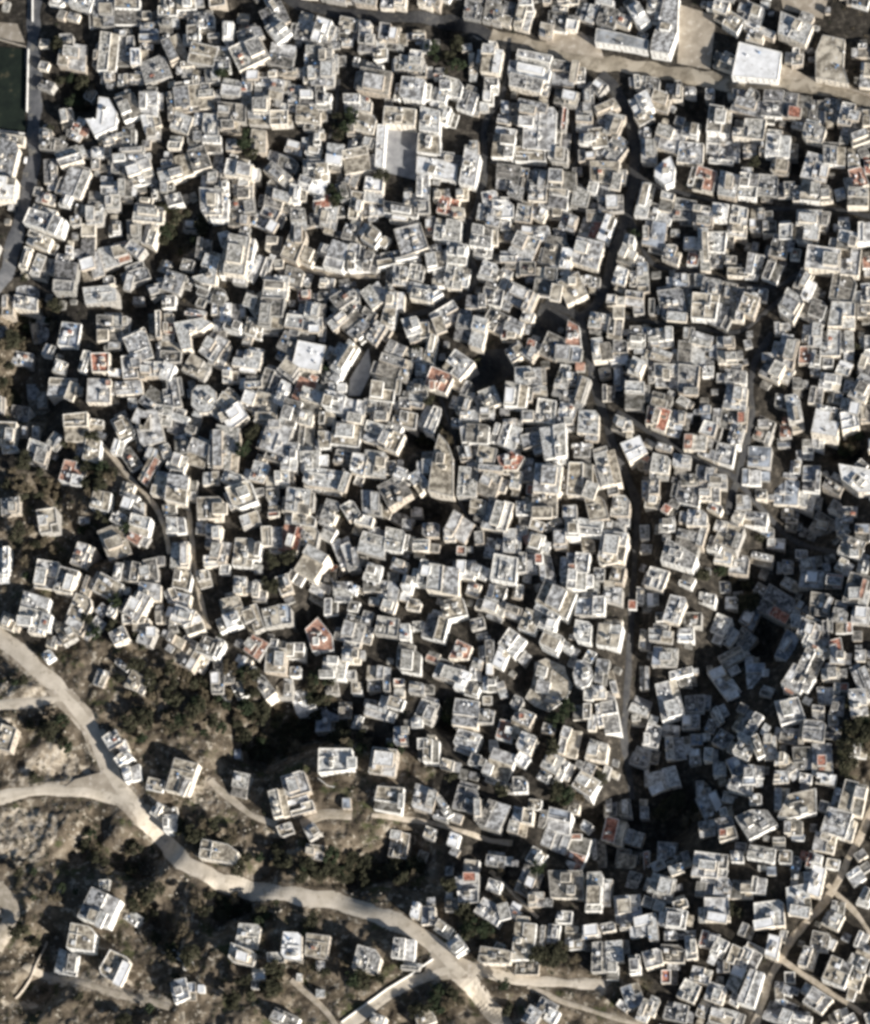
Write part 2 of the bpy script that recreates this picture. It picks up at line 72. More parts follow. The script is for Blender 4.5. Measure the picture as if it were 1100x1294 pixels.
S[820,520]="""40,60,90,130,15,R 130,50,80,60,15,B 230,150,100,70,5,R 290,110,70,110,20,L 100,150,90,40,20,B 430,60,120,90,5,L 440,100,60,110,15,L 430,165,50,40,0,W 380,210,90,90,10,L 300,210,100,50,20,G 570,90,80,110,20,G 670,155,60,40,0,B 680,100,50,50,0,R 880,60,120,110,10,W 900,100,80,60,10,B 1000,40,80,80,-10,W 840,150,50,60,0,B 790,200,50,50,0,L 735,15,40,60,0,L 540,220,110,90,5,B 1030,330,150,150,8,W 1075,330,60,90,0,W 920,370,90,60,30,G
60,260,80,80,10,L 30,350,40,110,0,G 170,240,80,60,5,L 200,340,80,50,0,D 290,310,100,110,5,G 340,340,80,60,5,L 195,410,110,90,15,D 300,405,100,70,3,L 330,480,70,40,25,L 690,400,110,120,5,B 780,440,90,90,15,L 810,330,80,110,5,B 840,340,25,110,5,L 810,380,100,30,5,W 540,350,50,40,0,L 570,500,150,90,5,G 550,555,130,30,15,W 640,510,40,80,15,W 530,430,70,50,0,G 690,500,60,50,0,T 680,590,70,70,10,T 420,510,60,50,20,L 480,320,100,80,0,B 420,430,90,90,0,B
100,490,60,40,30,R 240,530,90,70,5,L 240,600,90,110,15,L 90,560,70,60,0,B 190,640,110,90,20,G 140,720,130,130,20,G 140,790,150,40,15,W 220,720,60,130,10,W 400,620,110,110,25,T 360,570,60,50,15,L 440,640,40,80,20,L 330,660,60,60,20,G 40,830,90,100,20,L 20,930,50,60,0,W 290,930,80,50,10,L 380,875,50,50,0,B 560,730,100,50,15,L 590,600,60,40,0,B 130,980,80,120,20,L 640,960,170,130,30,G 650,1010,110,60,30,R 690,850,60,50,30,L 790,760,80,60,-5,B 810,830,110,90,5,L 760,710,60,40,0,L 690,770,50,60,0,G 870,570,110,90,30,G 860,560,60,40,15,T 960,560,60,60,0,L 970,600,60,40,-40,L 990,690,120,60,20,T 1020,700,50,40,0,L 1000,510,70,70,0,B 1060,600,60,80,0,B 1040,880,110,140,15,G 1065,880,30,110,15,R 1020,900,60,60,0,L 850,960,90,110,5,G 890,960,30,90,25,L 970,930,50,60,0,D 1050,1010,80,80,5,L 950,1010,70,60,10,G 970,1065,90,40,0,R 500,1020,80,90,30,B 360,1060,70,90,25,L 740,1040,60,60,10,L 810,1080,80,50,0,G 180,1090,70,30,0,L 900,1060,30,60,0,L 50,1090,90,30,0,B 60,1020,50,40,0,D 450,760,90,90,10,B 370,720,90,60,10,B"""
S[0,780]="""40,40,60,60,20,T 120,15,80,50,5,L 225,20,50,80,15,W 330,80,80,80,-30,T 400,60,60,100,25,W 480,50,20,90,30,L 255,120,50,50,10,G 240,190,50,50,-35,W 590,90,80,60,-25,G 620,140,60,30,-35,W 730,90,70,90,20,L 750,70,50,50,0,W 640,10,60,40,0,L 870,110,80,40,30,G 930,190,110,110,30,T 950,230,40,60,30,L 960,40,90,70,-20,W 1060,190,60,30,-25,W 1030,140,90,80,20,G 500,300,60,80,20,T 680,320,100,90,30,T 1070,320,70,80,20,L 610,240,80,30,35,G 560,610,80,80,-35,L 610,640,50,50,-20,W 610,700,80,50,-35,W 640,780,90,80,-15,W 900,790,110,160,20,T 990,800,40,90,20,W 920,850,20,90,25,L 940,920,30,60,35,W 770,970,60,90,30,L 850,970,60,50,0,T 840,1030,70,90,0,W 770,830,80,60,15,T 30,600,80,110,20,T 860,40,40,50,0,G"""
S[270,780]="""100,30,110,50,-20,W 190,30,60,90,-10,T 300,30,70,80,-15,L 210,150,90,90,30,R 180,130,50,50,40,L 525,100,120,110,10,R 510,50,60,40,0,R 690,70,100,90,15,G 680,185,80,60,5,L 865,45,110,80,5,L 950,70,50,70,0,L 940,125,200,30,-3,W 1060,50,100,90,10,T 310,210,100,120,5,T 970,220,120,110,10,D 960,260,120,40,10,W 600,250,110,100,5,L 590,210,60,40,5,L 680,285,50,40,0,L 560,280,80,40,0,L 250,340,60,110,-35,G 350,350,80,90,0,B 440,400,90,120,-20,W 590,350,60,50,0,G 710,350,50,50,0,T 800,270,80,60,5,B 800,340,60,50,0,G 860,330,30,70,0,B 920,350,50,80,0,R 1010,350,70,50,10,G 1060,470,90,110,25,L 810,470,110,50,20,L 850,420,50,60,15,L 780,425,60,30,10,G 570,500,110,130,0,B 620,445,50,40,20,L 930,590,70,90,0,B 950,560,40,40,0,L 1010,520,50,50,0,B 1040,650,50,90,0,L 1075,660,50,110,10,L 155,230,50,60,30,L 20,320,60,110,0,L 20,150,50,90,30,L 60,400,40,30,30,L 80,300,50,50,0,G 130,360,60,80,-20,D
610,710,170,110,-3,L 610,780,180,35,0,W 685,720,50,60,0,W 840,720,120,130,8,T 130,830,80,110,8,L 325,920,80,130,-12,L 330,980,90,40,-20,W 410,830,120,120,-15,L 410,900,110,50,-15,W 440,950,110,50,-15,T 870,900,130,120,10,T 930,910,30,80,5,L 860,980,60,30,0,W 1045,900,110,120,10,L 1080,920,40,110,10,L 660,930,40,50,0,B 480,1040,80,80,-30,L 905,1080,60,50,10,L 1080,1060,60,50,20,L 120,680,30,40,0,B 350,1050,80,60,-20,T"""
S[540,780]="""40,50,110,110,15,T 105,50,30,80,15,W 150,170,90,80,15,R 170,200,100,40,0,L 200,180,40,60,20,W 110,280,130,80,20,L 175,310,50,90,20,W 420,120,100,90,35,L 370,190,50,110,20,W 310,170,40,110,0,G 500,50,70,110,20,T 530,60,30,110,20,W 600,30,80,50,20,L 620,120,110,90,25,L 700,150,60,40,35,L 770,70,80,90,8,L 800,80,30,110,8,W 790,155,110,30,5,W 900,90,110,110,5,T 960,100,35,90,0,W 1085,110,50,90,5,B 1080,300,40,110,0,B 250,230,50,50,20,L 240,280,50,60,0,L 310,260,30,40,0,W 310,330,70,70,0,B 370,360,40,70,-20,L
600,350,170,150,30,G 640,270,90,110,25,L 540,400,70,90,30,L 640,410,180,40,-32,W 770,280,90,120,5,L 870,270,60,110,10,G 920,320,30,110,-15,L 860,320,60,60,10,L 800,385,40,50,0,L 910,390,40,40,0,L 850,370,70,60,0,B 20,480,80,90,20,L 40,500,40,60,20,W 195,470,110,120,10,G 240,490,35,110,-5,W 190,420,110,60,10,T 200,610,110,90,20,L 235,630,30,90,25,W 390,560,70,90,15,R 460,540,90,110,25,L 490,620,80,90,20,L 470,490,30,30,0,R 500,640,40,80,15,W 20,660,70,110,5,T 40,680,40,90,10,W 330,640,40,50,0,W 360,730,110,130,25,L 390,770,40,110,25,W 300,750,50,60,20,L 700,620,90,130,15,L 690,570,50,60,20,L 820,520,40,70,5,L 930,500,80,160,-8,G 950,590,90,30,-3,W 1060,440,90,80,20,L 1060,500,80,70,0,B 845,660,90,90,15,T 870,670,25,90,15,W 620,720,90,90,25,L 675,760,30,90,25,L 930,700,60,110,30,L 1000,690,130,130,20,B 790,830,110,90,30,T 825,870,30,90,30,W 890,770,30,60,20,L 800,750,60,50,25,G 1090,600,30,60,0,L 1090,800,25,80,0,L
190,900,100,110,15,D 250,950,40,110,0,L 20,900,50,90,15,L 80,940,40,110,-35,L 330,980,110,130,20,G 475,980,100,70,10,T 450,1040,90,60,15,L 510,1010,30,130,25,W 655,1010,110,110,10,B 600,1080,60,60,0,L 930,1060,100,110,15,R 970,1060,30,90,-20,W 910,940,60,90,0,D 980,940,60,80,0,D 140,1070,60,80,20,W 60,1020,90,60,20,G 790,1040,50,50,30,B 740,1090,60,30,0,R 460,830,70,70,0,G 420,850,60,40,0,T 1080,970,40,60,0,B 100,730,60,50,15,T"""
S[820,780]="""80,190,110,90,3,B 60,90,110,60,5,B 180,80,80,70,0,B 350,40,50,90,30,L 400,90,60,90,30,G 480,110,90,90,35,G 415,195,120,60,-30,T 380,325,80,170,-35,L 420,385,60,40,-25,W 340,275,80,50,-25,W 100,410,100,170,-15,L 120,450,80,90,-15,W 160,275,110,30,-15,L 180,320,60,40,0,G 230,430,90,80,0,D 340,490,40,80,-30,L 310,540,50,60,20,D 500,215,40,40,0,L 530,290,90,120,0,B 580,275,30,30,0,L 500,520,90,120,30,G 540,570,100,30,-25,W 580,560,30,50,30,L 700,150,100,130,25,B 680,130,30,80,35,L 800,60,110,80,20,L 800,110,60,60,30,W 850,60,80,90,0,D 930,150,60,80,-15,R 940,200,70,60,0,B 970,50,80,50,0,R 900,50,30,60,0,L 800,230,90,120,25,G 830,230,30,110,25,W 730,300,90,110,30,L 700,360,50,40,20,R 780,320,60,80,30,G 780,345,70,30,-35,W 900,280,90,60,-3,L 700,465,120,110,-12,L 710,505,110,35,-12,W 880,390,80,80,-5,G 1050,190,50,50,0,L 1070,330,70,150,-20,L 1040,420,90,120,-8,L 1050,490,110,30,-8,W 940,440,60,90,10,G 840,470,60,60,5,G 890,490,60,50,5,L 940,510,100,60,-3,T 820,560,110,90,10,G 840,600,90,30,0,W 760,580,30,110,5,T 910,570,80,60,10,D 710,590,110,80,10,D 850,60,80,60,0,B
20,590,70,110,10,L 110,560,80,50,5,B 130,650,90,110,-5,L 130,620,90,50,-5,L 70,800,150,90,-12,L 40,850,80,50,-25,W 240,610,60,50,0,B 470,660,90,80,30,L 540,640,40,110,-20,T 600,650,60,110,0,B 440,740,70,90,-25,B 500,780,60,100,0,B 550,770,40,60,0,L 590,600,40,50,0,L 660,700,60,60,0,L 690,740,60,70,-35,G 760,700,90,110,-5,D 860,700,90,150,-5,T 860,710,50,60,0,R 880,800,90,50,10,W 780,800,60,40,10,W 660,790,70,60,0,B 450,830,90,60,20,L 500,850,30,60,0,L 350,750,60,60,0,B 310,940,110,130,-30,B 750,910,150,130,-8,T 740,990,210,25,-5,W 830,900,25,130,0,W 660,900,60,110,0,B 530,1030,160,130,-28,G 590,1060,120,40,-30,W 380,1050,90,110,-15,T 290,1050,80,80,-10,L 370,1070,40,40,0,R 1020,900,110,150,15,T 1080,960,40,110,25,W 1050,870,60,60,15,L 930,1020,130,130,20,L 880,1000,60,110,15,D 1010,1060,50,110,20,W 880,1090,60,30,20,T 1040,660,80,60,10,G 740,1095,60,20,0,B"""
S[0,1014]="""495,520,160,150,25,G 575,570,40,110,30,W 500,580,40,90,25,L 405,665,130,120,10,T 420,715,110,40,-5,W 330,800,120,110,15,L 380,840,40,90,10,W 570,810,110,130,30,T 605,850,50,140,25,W 660,570,60,60,30,G 520,410,50,50,0,L 930,800,50,40,-20,W 890,930,80,110,-15,B 940,940,70,90,0,B 1000,925,30,30,0,W 1080,240,90,90,8,L 880,760,60,30,30,L 460,560,50,60,20,T"""
S[270,1014]="""30,240,180,90,10,T 500,245,85,70,5,T 175,665,110,120,8,L 140,760,130,80,15,T 195,770,40,90,10,W 225,850,60,60,-10,W 210,905,40,50,0,L 390,710,100,140,5,W 310,770,90,40,0,L 510,715,110,110,5,T 530,810,40,50,0,L 525,955,40,40,0,L 760,780,120,120,12,G 770,830,130,30,15,W 810,790,25,90,5,W 950,715,110,110,5,G 1000,730,25,90,5,W 980,810,90,40,10,L 920,210,90,120,12,T 1040,270,50,50,15,T 355,1075,140,70,20,G 790,1040,90,60,20,W 1000,540,50,90,10,W 1080,140,60,60,20,T 1050,1070,90,70,-20,T 1070,560,70,90,0,B 1080,490,40,30,0,L 410,890,30,40,0,L"""
S[540,1014]="""200,430,110,140,-5,L 210,370,70,50,0,R 355,400,80,70,15,W 505,400,110,130,20,G 540,480,70,70,0,L 380,540,60,90,-15,L 310,540,130,90,30,L 430,550,60,40,30,W 80,630,90,60,35,L 150,710,80,80,-35,W 480,690,100,170,3,T 525,690,25,160,5,W 330,780,180,80,5,T 695,410,170,150,0,G 705,500,190,45,0,W 785,420,20,170,0,W 830,440,80,180,3,L 730,690,90,80,0,T 815,640,90,70,-8,L 900,620,70,50,-10,G 640,190,120,110,20,B 600,180,60,90,20,L 750,240,100,130,15,R 800,250,25,130,15,W 850,240,60,110,-5,G 640,90,100,90,10,B 990,300,110,130,8,D 1005,310,90,80,5,L 1000,530,130,130,-8,B 1070,610,80,90,-10,W 985,610,50,50,0,L 860,770,80,150,0,G 930,740,80,100,0,L 920,830,60,90,0,D 1080,770,60,60,-5,L 1080,840,90,40,-15,W 1010,920,100,80,-10,B 1020,960,90,110,-15,B 1080,1030,60,110,20,L 590,1020,90,90,30,G 620,1060,60,70,30,W 520,1060,80,80,30,L 1090,290,30,90,0,R 340,290,90,50,10,G 1030,800,60,80,0,G 500,820,110,70,0,D 110,470,30,40,0,L 120,510,60,60,0,G 360,720,50,40,20,T 980,1000,60,60,35,L"""
S[820,1014]="""90,250,90,90,5,L 140,330,70,50,-15,L 70,410,120,90,15,L 285,310,120,110,12,L 370,420,90,90,10,L 465,430,90,90,5,T 550,410,70,70,5,L 340,530,120,100,3,L 340,570,110,50,10,W 130,580,110,90,5,L 600,550,150,120,-8,L 570,600,110,50,-10,W 745,480,110,130,-5,L 750,540,110,60,10,W 20,620,50,130,-5,L 110,660,60,50,0,B 125,750,110,80,3,G 210,720,50,110,-3,L 20,770,90,80,-15,L 30,800,70,30,-20,W 300,680,80,80,15,R 350,720,60,80,30,W 560,250,130,60,10,L 610,250,30,90,5,W 680,270,60,60,5,T 440,270,60,50,0,L 160,505,70,40,-15,T 610,340,40,40,0,B 740,380,60,70,0,L 800,380,60,70,0,L 870,200,100,90,10,T 820,290,70,80,15,R 860,330,40,90,10,W 900,280,40,160,20,W 1020,360,80,70,-35,B 1080,470,60,90,25,L 910,580,90,70,25,L 970,620,30,110,30,W 960,500,80,80,10,D 1080,670,60,90,20,L 850,690,90,90,10,G 900,700,50,50,25,L 790,770,70,90,15,L 640,760,60,90,10,W 590,700,80,110,15,G 690,680,40,70,15,L 910,790,80,80,-10,B 940,840,110,130,25,T 965,860,25,190,25,W 1030,880,80,90,20,T 1080,900,25,110,25,W 830,840,25,90,20,W 500,780,90,90,25,B 430,760,60,90,25,T 260,860,90,80,15,L 370,810,60,60,0,T 430,870,60,110,25,W 520,920,80,180,20,L 590,900,30,220,28,W 200,940,90,90,25,L 330,950,90,90,20,L 270,1020,50,90,20,T 370,1060,130,90,15,T 20,1010,50,90,20,L 140,1040,110,90,15,G 840,980,110,90,35,G 890,1040,80,25,-40,W 690,930,50,40,20,G 650,1050,130,90,25,L 760,1080,90,40,10,L 1000,1080,60,50,-20,L 930,1070,60,60,-20,T 430,980,50,60,25,L 650,950,40,60,0,T 1000,960,40,60,20,T 700,870,50,50,0,D 1080,1060,40,60,-15,L 1060,800,50,60,20,L"""
# streets: colour, width (photo px), polyline in photo px
R = [
('d',22,[(-20,785),(0,805),(30,830),(60,855),(90,888),(115,925),(135,965),(155,1000),(185,1038),(225,1082),(262,1106),(310,1123),(360,1130),(420,1138),(470,1154),(515,1170),(550,1198),(580,1228),(610,1262),(650,1310)]),
('d',13,[(-20,894),(0,891),(40,888),(80,884),(105,898)]),
('d',15,[(-20,1012),(0,1008),(30,1002),(70,998),(120,1002),(158,1014)]),
('d',15,[(420,1310),(455,1283),(490,1258),(525,1238),(575,1224)]),
('d',12,[(600,1222),(640,1236),(690,1241),(765,1243)]),
('p',6,[(667,1246),(718,1268),(795,1291),(830,1305)]),
('p',8,[(30,1220),(60,1234),(100,1240),(150,1256),(215,1272)]),
('p',20,[(-10,1120),(15,1150),(-5,1200)]),
('a',17,[(350,-20),(380,5),(430,15),(500,22),(560,28),(620,46)]),
('e',22,[(620,46),(680,60),(740,76),(790,84),(850,92),(920,104),(1000,106),(1060,114),(1130,134)]),
('l',20,[(44,-20),(43,0),(42,60),(44,130),(42,200),(30,262),(12,330),(-10,370)]),
('a',14,[(760,92),(785,125),(800,165),(802,210),(795,260),(776,320),(762,372),(735,400)]),
('a',11,[(690,380),(728,398),(742,440),(756,500),(775,560),(797,612),(806,640)]),
('a',7,[(806,640),(803,700),(798,780),(794,860),(789,930),(800,1010)]),
('a',6,[(800,217),(830,236),(870,246),(920,257),(980,264),(1040,262),(1120,278)]),
('a',6,[(792,262),(822,330),(871,340),(909,352),(973,363),(1010,345)]),
('a',6,[(762,395),(820,406),(875,413),(930,420),(960,400),(990,375)]),
('a',7,[(780,520),(830,550),(880,580),(925,602),(960,640),(1000,680),(1060,700)]),
('a',8,[(975,420),(950,470),(950,530),(935,590),(920,650)]),
('a',4,[(556,500),(575,560),(577,620),(600,664),(640,682)]),
('a',8,[(644,48),(635,120),(612,160),(612,230),(590,290),(596,324),(600,360),(560,385),(510,400)]),
('a',5,[(428,100),(423,153),(408,190)]),
('a',5,[(620,204),(723,211),(723,153)]),
('p',6,[(130,562),(165,605),(200,645),(215,700)]),
('p',6,[(238,640),(250,740),(264,795)]),
('p',9,[(1110,1010),(1078,1075),(1050,1130),(1014,1170),(1000,1190),(972,1240),(950,1310)]),
('p',6,[(990,1214),(1040,1248),(1090,1280)]),
('p',6,[(1045,1118),(1085,1158),(1110,1200)]),
('p',8,[(265,985),(290,1008),(318,1030),(350,1042)]),
('p',12,[(380,1040),(410,1030),(445,1030)]),
('p',6,[(470,1030),(520,1036),(560,1044),(600,1055),(648,1066)]),
('p',7,[(368,1238),(400,1265),(432,1305)]),
('p',5,[(620,1100),(650,1130),(680,1160)]),
('p',6,[(372,338),(435,349),(481,349)]),
]
# open paved or bare lots: name, colour, polygon in photo px
Y = [
('sports_field','green',[(-15,58),(32,62),(32,165),(-15,162)]),
('bare_lot','tan',[(-15,27),(22,30),(32,54),(-15,48)]),
('school_yard','slab',[(490,160),(528,162),(527,228),(478,215)]),
('paved_yard','tan',[(860,6),(905,20),(898,88),(856,80)]),
('bare_lot','tan',[(985,-12),(1046,0),(1040,24),(990,12)]),
('bare_lot','tan',[(692,40),(735,40),(760,62),(765,80),(690,58)]),
('bare_lot','tan',[(985,80),(1000,85),(1030,102),(1005,115),(988,104)]),
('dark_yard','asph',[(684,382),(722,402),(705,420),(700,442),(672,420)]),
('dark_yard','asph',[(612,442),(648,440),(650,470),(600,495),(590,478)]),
('dirt_apron','tan',[(545,1204),(580,1208),(602,1218),(596,1236),(560,1238),(532,1240)]),
('dirt_apron','tan',[(58,872),(90,870),(118,900),(110,940),(100,915),(75,895)]),
('dirt_apron','tan',[(95,985),(130,975),(170,1020),(175,1045),(140,1010),(80,996)]),
('school_yard','slab',[(443,478),(466,440),(470,470),(455,500),(440,500)]),
]
# clumps of trees: cx, cy, rx, ry, number
V = [(232,292,26,30,12),(300,90,20,14,3),(95,118,24,16,7),(82,62,16,10,4),(434,160,20,20,9),(428,248,12,14,6),(565,70,20,14,5),(575,90,16,14,5),(318,182,14,18,4),(15,470,16,50,6),(60,400,20,14,3),
(30,610,30,40,8),(120,600,24,20,8),(130,680,40,28,9),(40,735,30,12,3),(170,860,40,20,6),(260,890,60,40,16),(320,880,40,30,9),(190,930,30,30,8),(345,730,14,26,5),(316,562,12,16,6),(370,705,8,10,2),
(440,660,12,14,2),(620,465,18,14,3),(545,560,12,16,4),(1070,560,20,18,5),(1085,920,16,40,8),(1060,970,16,16,4),(700,895,20,16,4),(890,740,16,12,3),(960,760,20,24,3),(960,690,14,10,2),(860,1030,16,12,0),
(330,930,40,26,5),(360,910,30,30,5),(455,940,12,20,4),(500,955,16,12,3),(250,1050,26,26,8),(350,1080,40,14,7),(410,1100,60,14,9),(300,1090,24,14,4),(160,1090,40,30,10),(120,1060,16,20,4),(190,1160,24,40,10),
(60,1120,40,24,8),(40,1180,20,30,6),(230,1230,24,16,4),(280,1150,40,14,7),(340,1165,60,10,6),(340,1250,20,20,5),(300,1260,26,14,5),(400,1225,16,20,5),(460,1240,26,12,5),(440,1200,8,20,2),(600,1170,24,20,8),(560,1125,12,8,2),
(680,1110,12,10,2),(700,1210,30,10,6),(640,1250,24,8,2),(540,1270,30,16,7),(630,1280,20,10,3),(930,1150,10,10,3),(760,985,14,8,3),(625,1005,14,8,2),(700,1005,14,10,3),(560,985,14,8,2),(950,205,12,12,2),(800,310,8,10,1),
(1075,440,8,8,2),(540,510,8,8,2),(410,470,8,6,1),(480,230,10,6,1),(200,270,14,8,3),(20,300,8,10,0),(70,170,10,8,2),(30,360,8,10,1),(25,405,8,8,2),(110,780,10,8,2),(140,765,12,6,2),(150,800,14,8,3),(60,830,8,8,2),
(120,800,6,10,2),(180,810,8,10,3),(30,860,14,8,3),(50,925,20,12,4),(80,950,14,14,3),(40,980,20,8,3),(15,1260,20,14,2),(90,1265,30,10,3),(150,1285,30,8,3),(190,1270,12,6,1),(585,900,10,8,1),(530,440,6,6,1),(690,945,10,12,2),(940,255,8,5,0)]

# large buildings read as outlines: colour, height, white walls, outline in photo px
BIG = [
('G',8,True,[(754,36),(785,42),(820,51),(818,64),(800,60),(752,53)]),
('W',8,True,[(934,53),(988,66),(983,101),(925,96)]),
('W',10,True,[(987,14),(1028,32),(1018,57),(983,42)]),
('T',7,False,[(1040,44),(1068,50),(1066,84),(1073,106),(1031,98),(1031,66)]),
('T',9,True,[(486,134),(526,138),(524,159),(484,156)]),
('W',7,True,[(477,157),(488,158),(484,212),(474,210)]),
('L',9,True,[(532,134),(556,140),(555,168),(530,164)]),
('W',9,True,[(1028,1092),(1044,1098),(1036,1134),(1020,1128)]),
('W',9,True,[(972,1180),(988,1184),(982,1212),(966,1206)]),
('W',8,True,[(377,430),(412,437),(404,469),(369,463)]),
]
BARE = [[(-10,760),(0,790),(50,840),(90,890),(60,880),(0,830)],[(95,880),(125,900),(165,985),(210,1040),(190,1050),(150,1010),(110,950)],[(-10,860),(60,862),(60,882),(-10,884)],[(60,930),(110,960),(120,990),(0,1000)],[(-15,1015),(40,1018),(78,1030),(76,1060),(48,1098),(30,1090),(-15,1085)],[(-10,905),(20,905),(30,935),(24,958),(-10,955)],[(80,975),(150,975),(150,1000),(60,1002)],
 [(55,1225),(110,1222),(160,1235),(222,1262),(212,1280),(140,1262),(60,1245)],[(232,1005),(262,975),(285,1000),(262,1030)],[(-10,1125),(28,1128),(22,1160),(-10,1165)],[(0,870),(55,868),(58,885),(0,888)],
 [(600,1200),(660,1206),(655,1240),(602,1232)],[(735,1232),(770,1235),(768,1262),(730,1255)],[(360,1075),(400,1072),(410,1090),(360,1092)],[(0,1262),(50,1262),(50,1275),(0,1275)],[(330,1040),(370,1040),(360,1060),(335,1062)],
 [(800,80),(900,90),(890,104),(790,92)],[(980,78),(1045,108),(1010,122),(985,108)],[(700,36),(750,44),(770,90),(700,64)],[(-10,30),(20,30),(34,52),(-10,48)],[(560,25),(700,60),(690,75),(600,50)]]

VX = [(345,925,45,36,46),(400,880,30,25,16),(485,1098,50,22,20),(862,1030,40,20,16),(215,885,55,40,40),(22,450,26,70,30),(60,400,30,20,8),(100,560,30,10,6),(60,690,50,30,16),(60,600,50,30,16),(190,1130,16,30,6),(300,1145,50,14,8),(440,930,20,20,8),
(610,1175,24,20,8),(700,1210,30,12,6),(555,1270,30,18,12),(1085,930,16,40,12),(960,760,22,22,8),(235,295,24,24,12),(100,120,20,20,6),(1070,565,20,16,8),(125,610,24,20,10),(420,1090,50,14,12),
(270,1060,30,20,8),(340,1240,30,20,7),(560,560,8,12,3),(630,465,20,14,6),(290,860,40,20,14),(720,1010,30,10,6),(640,1130,14,30,5),(60,920,24,16,5),(230,1200,20,24,8),(570,905,16,8,4),(700,930,20,20,5),(920,730,20,14,4)]

BIG += [('T',7,False,[(555,548),(566,560),(573,580),(573,628),(541,620),(548,572)]),
('T',9,True,[(676,838),(690,832),(714,842),(716,852),(724,866),(716,884),(694,899),(676,892),(664,882),(672,868),(676,850)]),
('L',7,True,[(729,835),(739,834),(747,842),(750,855),(744,866),(735,869),(727,864),(724,852)]),
('R',6,False,[(718,404),(732,412),(735,438),(714,436)]),
('W',9,True,[(838,203),(848,197),(853,210),(851,230),(841,234),(827,223),(828,212)]),
('L',8,False,[(243,494),(250,487),(264,487),(273,495),(274,512),(266,521),(252,522),(242,512)]),
('G',8,True,[(929,1032),(950,1023),(970,1024),(983,1042),(947,1061)]),
('T',7,True,[(983,1032),(996,1004),(1031,996),(1032,1027),(998,1034)]),
('G',11,True,[(843,680),(881,703),(875,720),(835,708)]),
('W',10,True,[(1060,586),(1105,594),(1105,622),(1085,622),(1064,606)]),
('W',8,True,[(125,122),(138,124),(148,142),(146,160),(120,172),(108,150),(122,150)]),
('W',8,True,[(265,328),(275,334),(272,360),(255,358),(243,350),(264,345)]),
('W',8,True,[(220,408),(255,402),(268,408),(254,418),(240,421),(242,440),(230,442)]),
('R',8,True,[(628,577),(647,570),(664,578),(654,594),(634,594)]),
('R',8,True,[(386,795),(402,780),(420,803),(422,822),(395,823)]),
('R',6,True,[(578,808),(597,817),(592,833),(567,832)]),
('G',7,True,[(693,1100),(736,1100),(738,1136),(696,1134)])]

BIG += [('L',9,True,[(824,50),(832,28),(840,-6),(858,-6),(856,40),(846,68),(822,64)]),
('T',7.5,True,[(529,168),(556,172),(557,196),(527,192)]),('W',6,True,[(527,197),(560,202),(578,208),(576,229),(526,218)]),('L',9,True,[(588,186),(607,196),(600,236),(580,231)])]
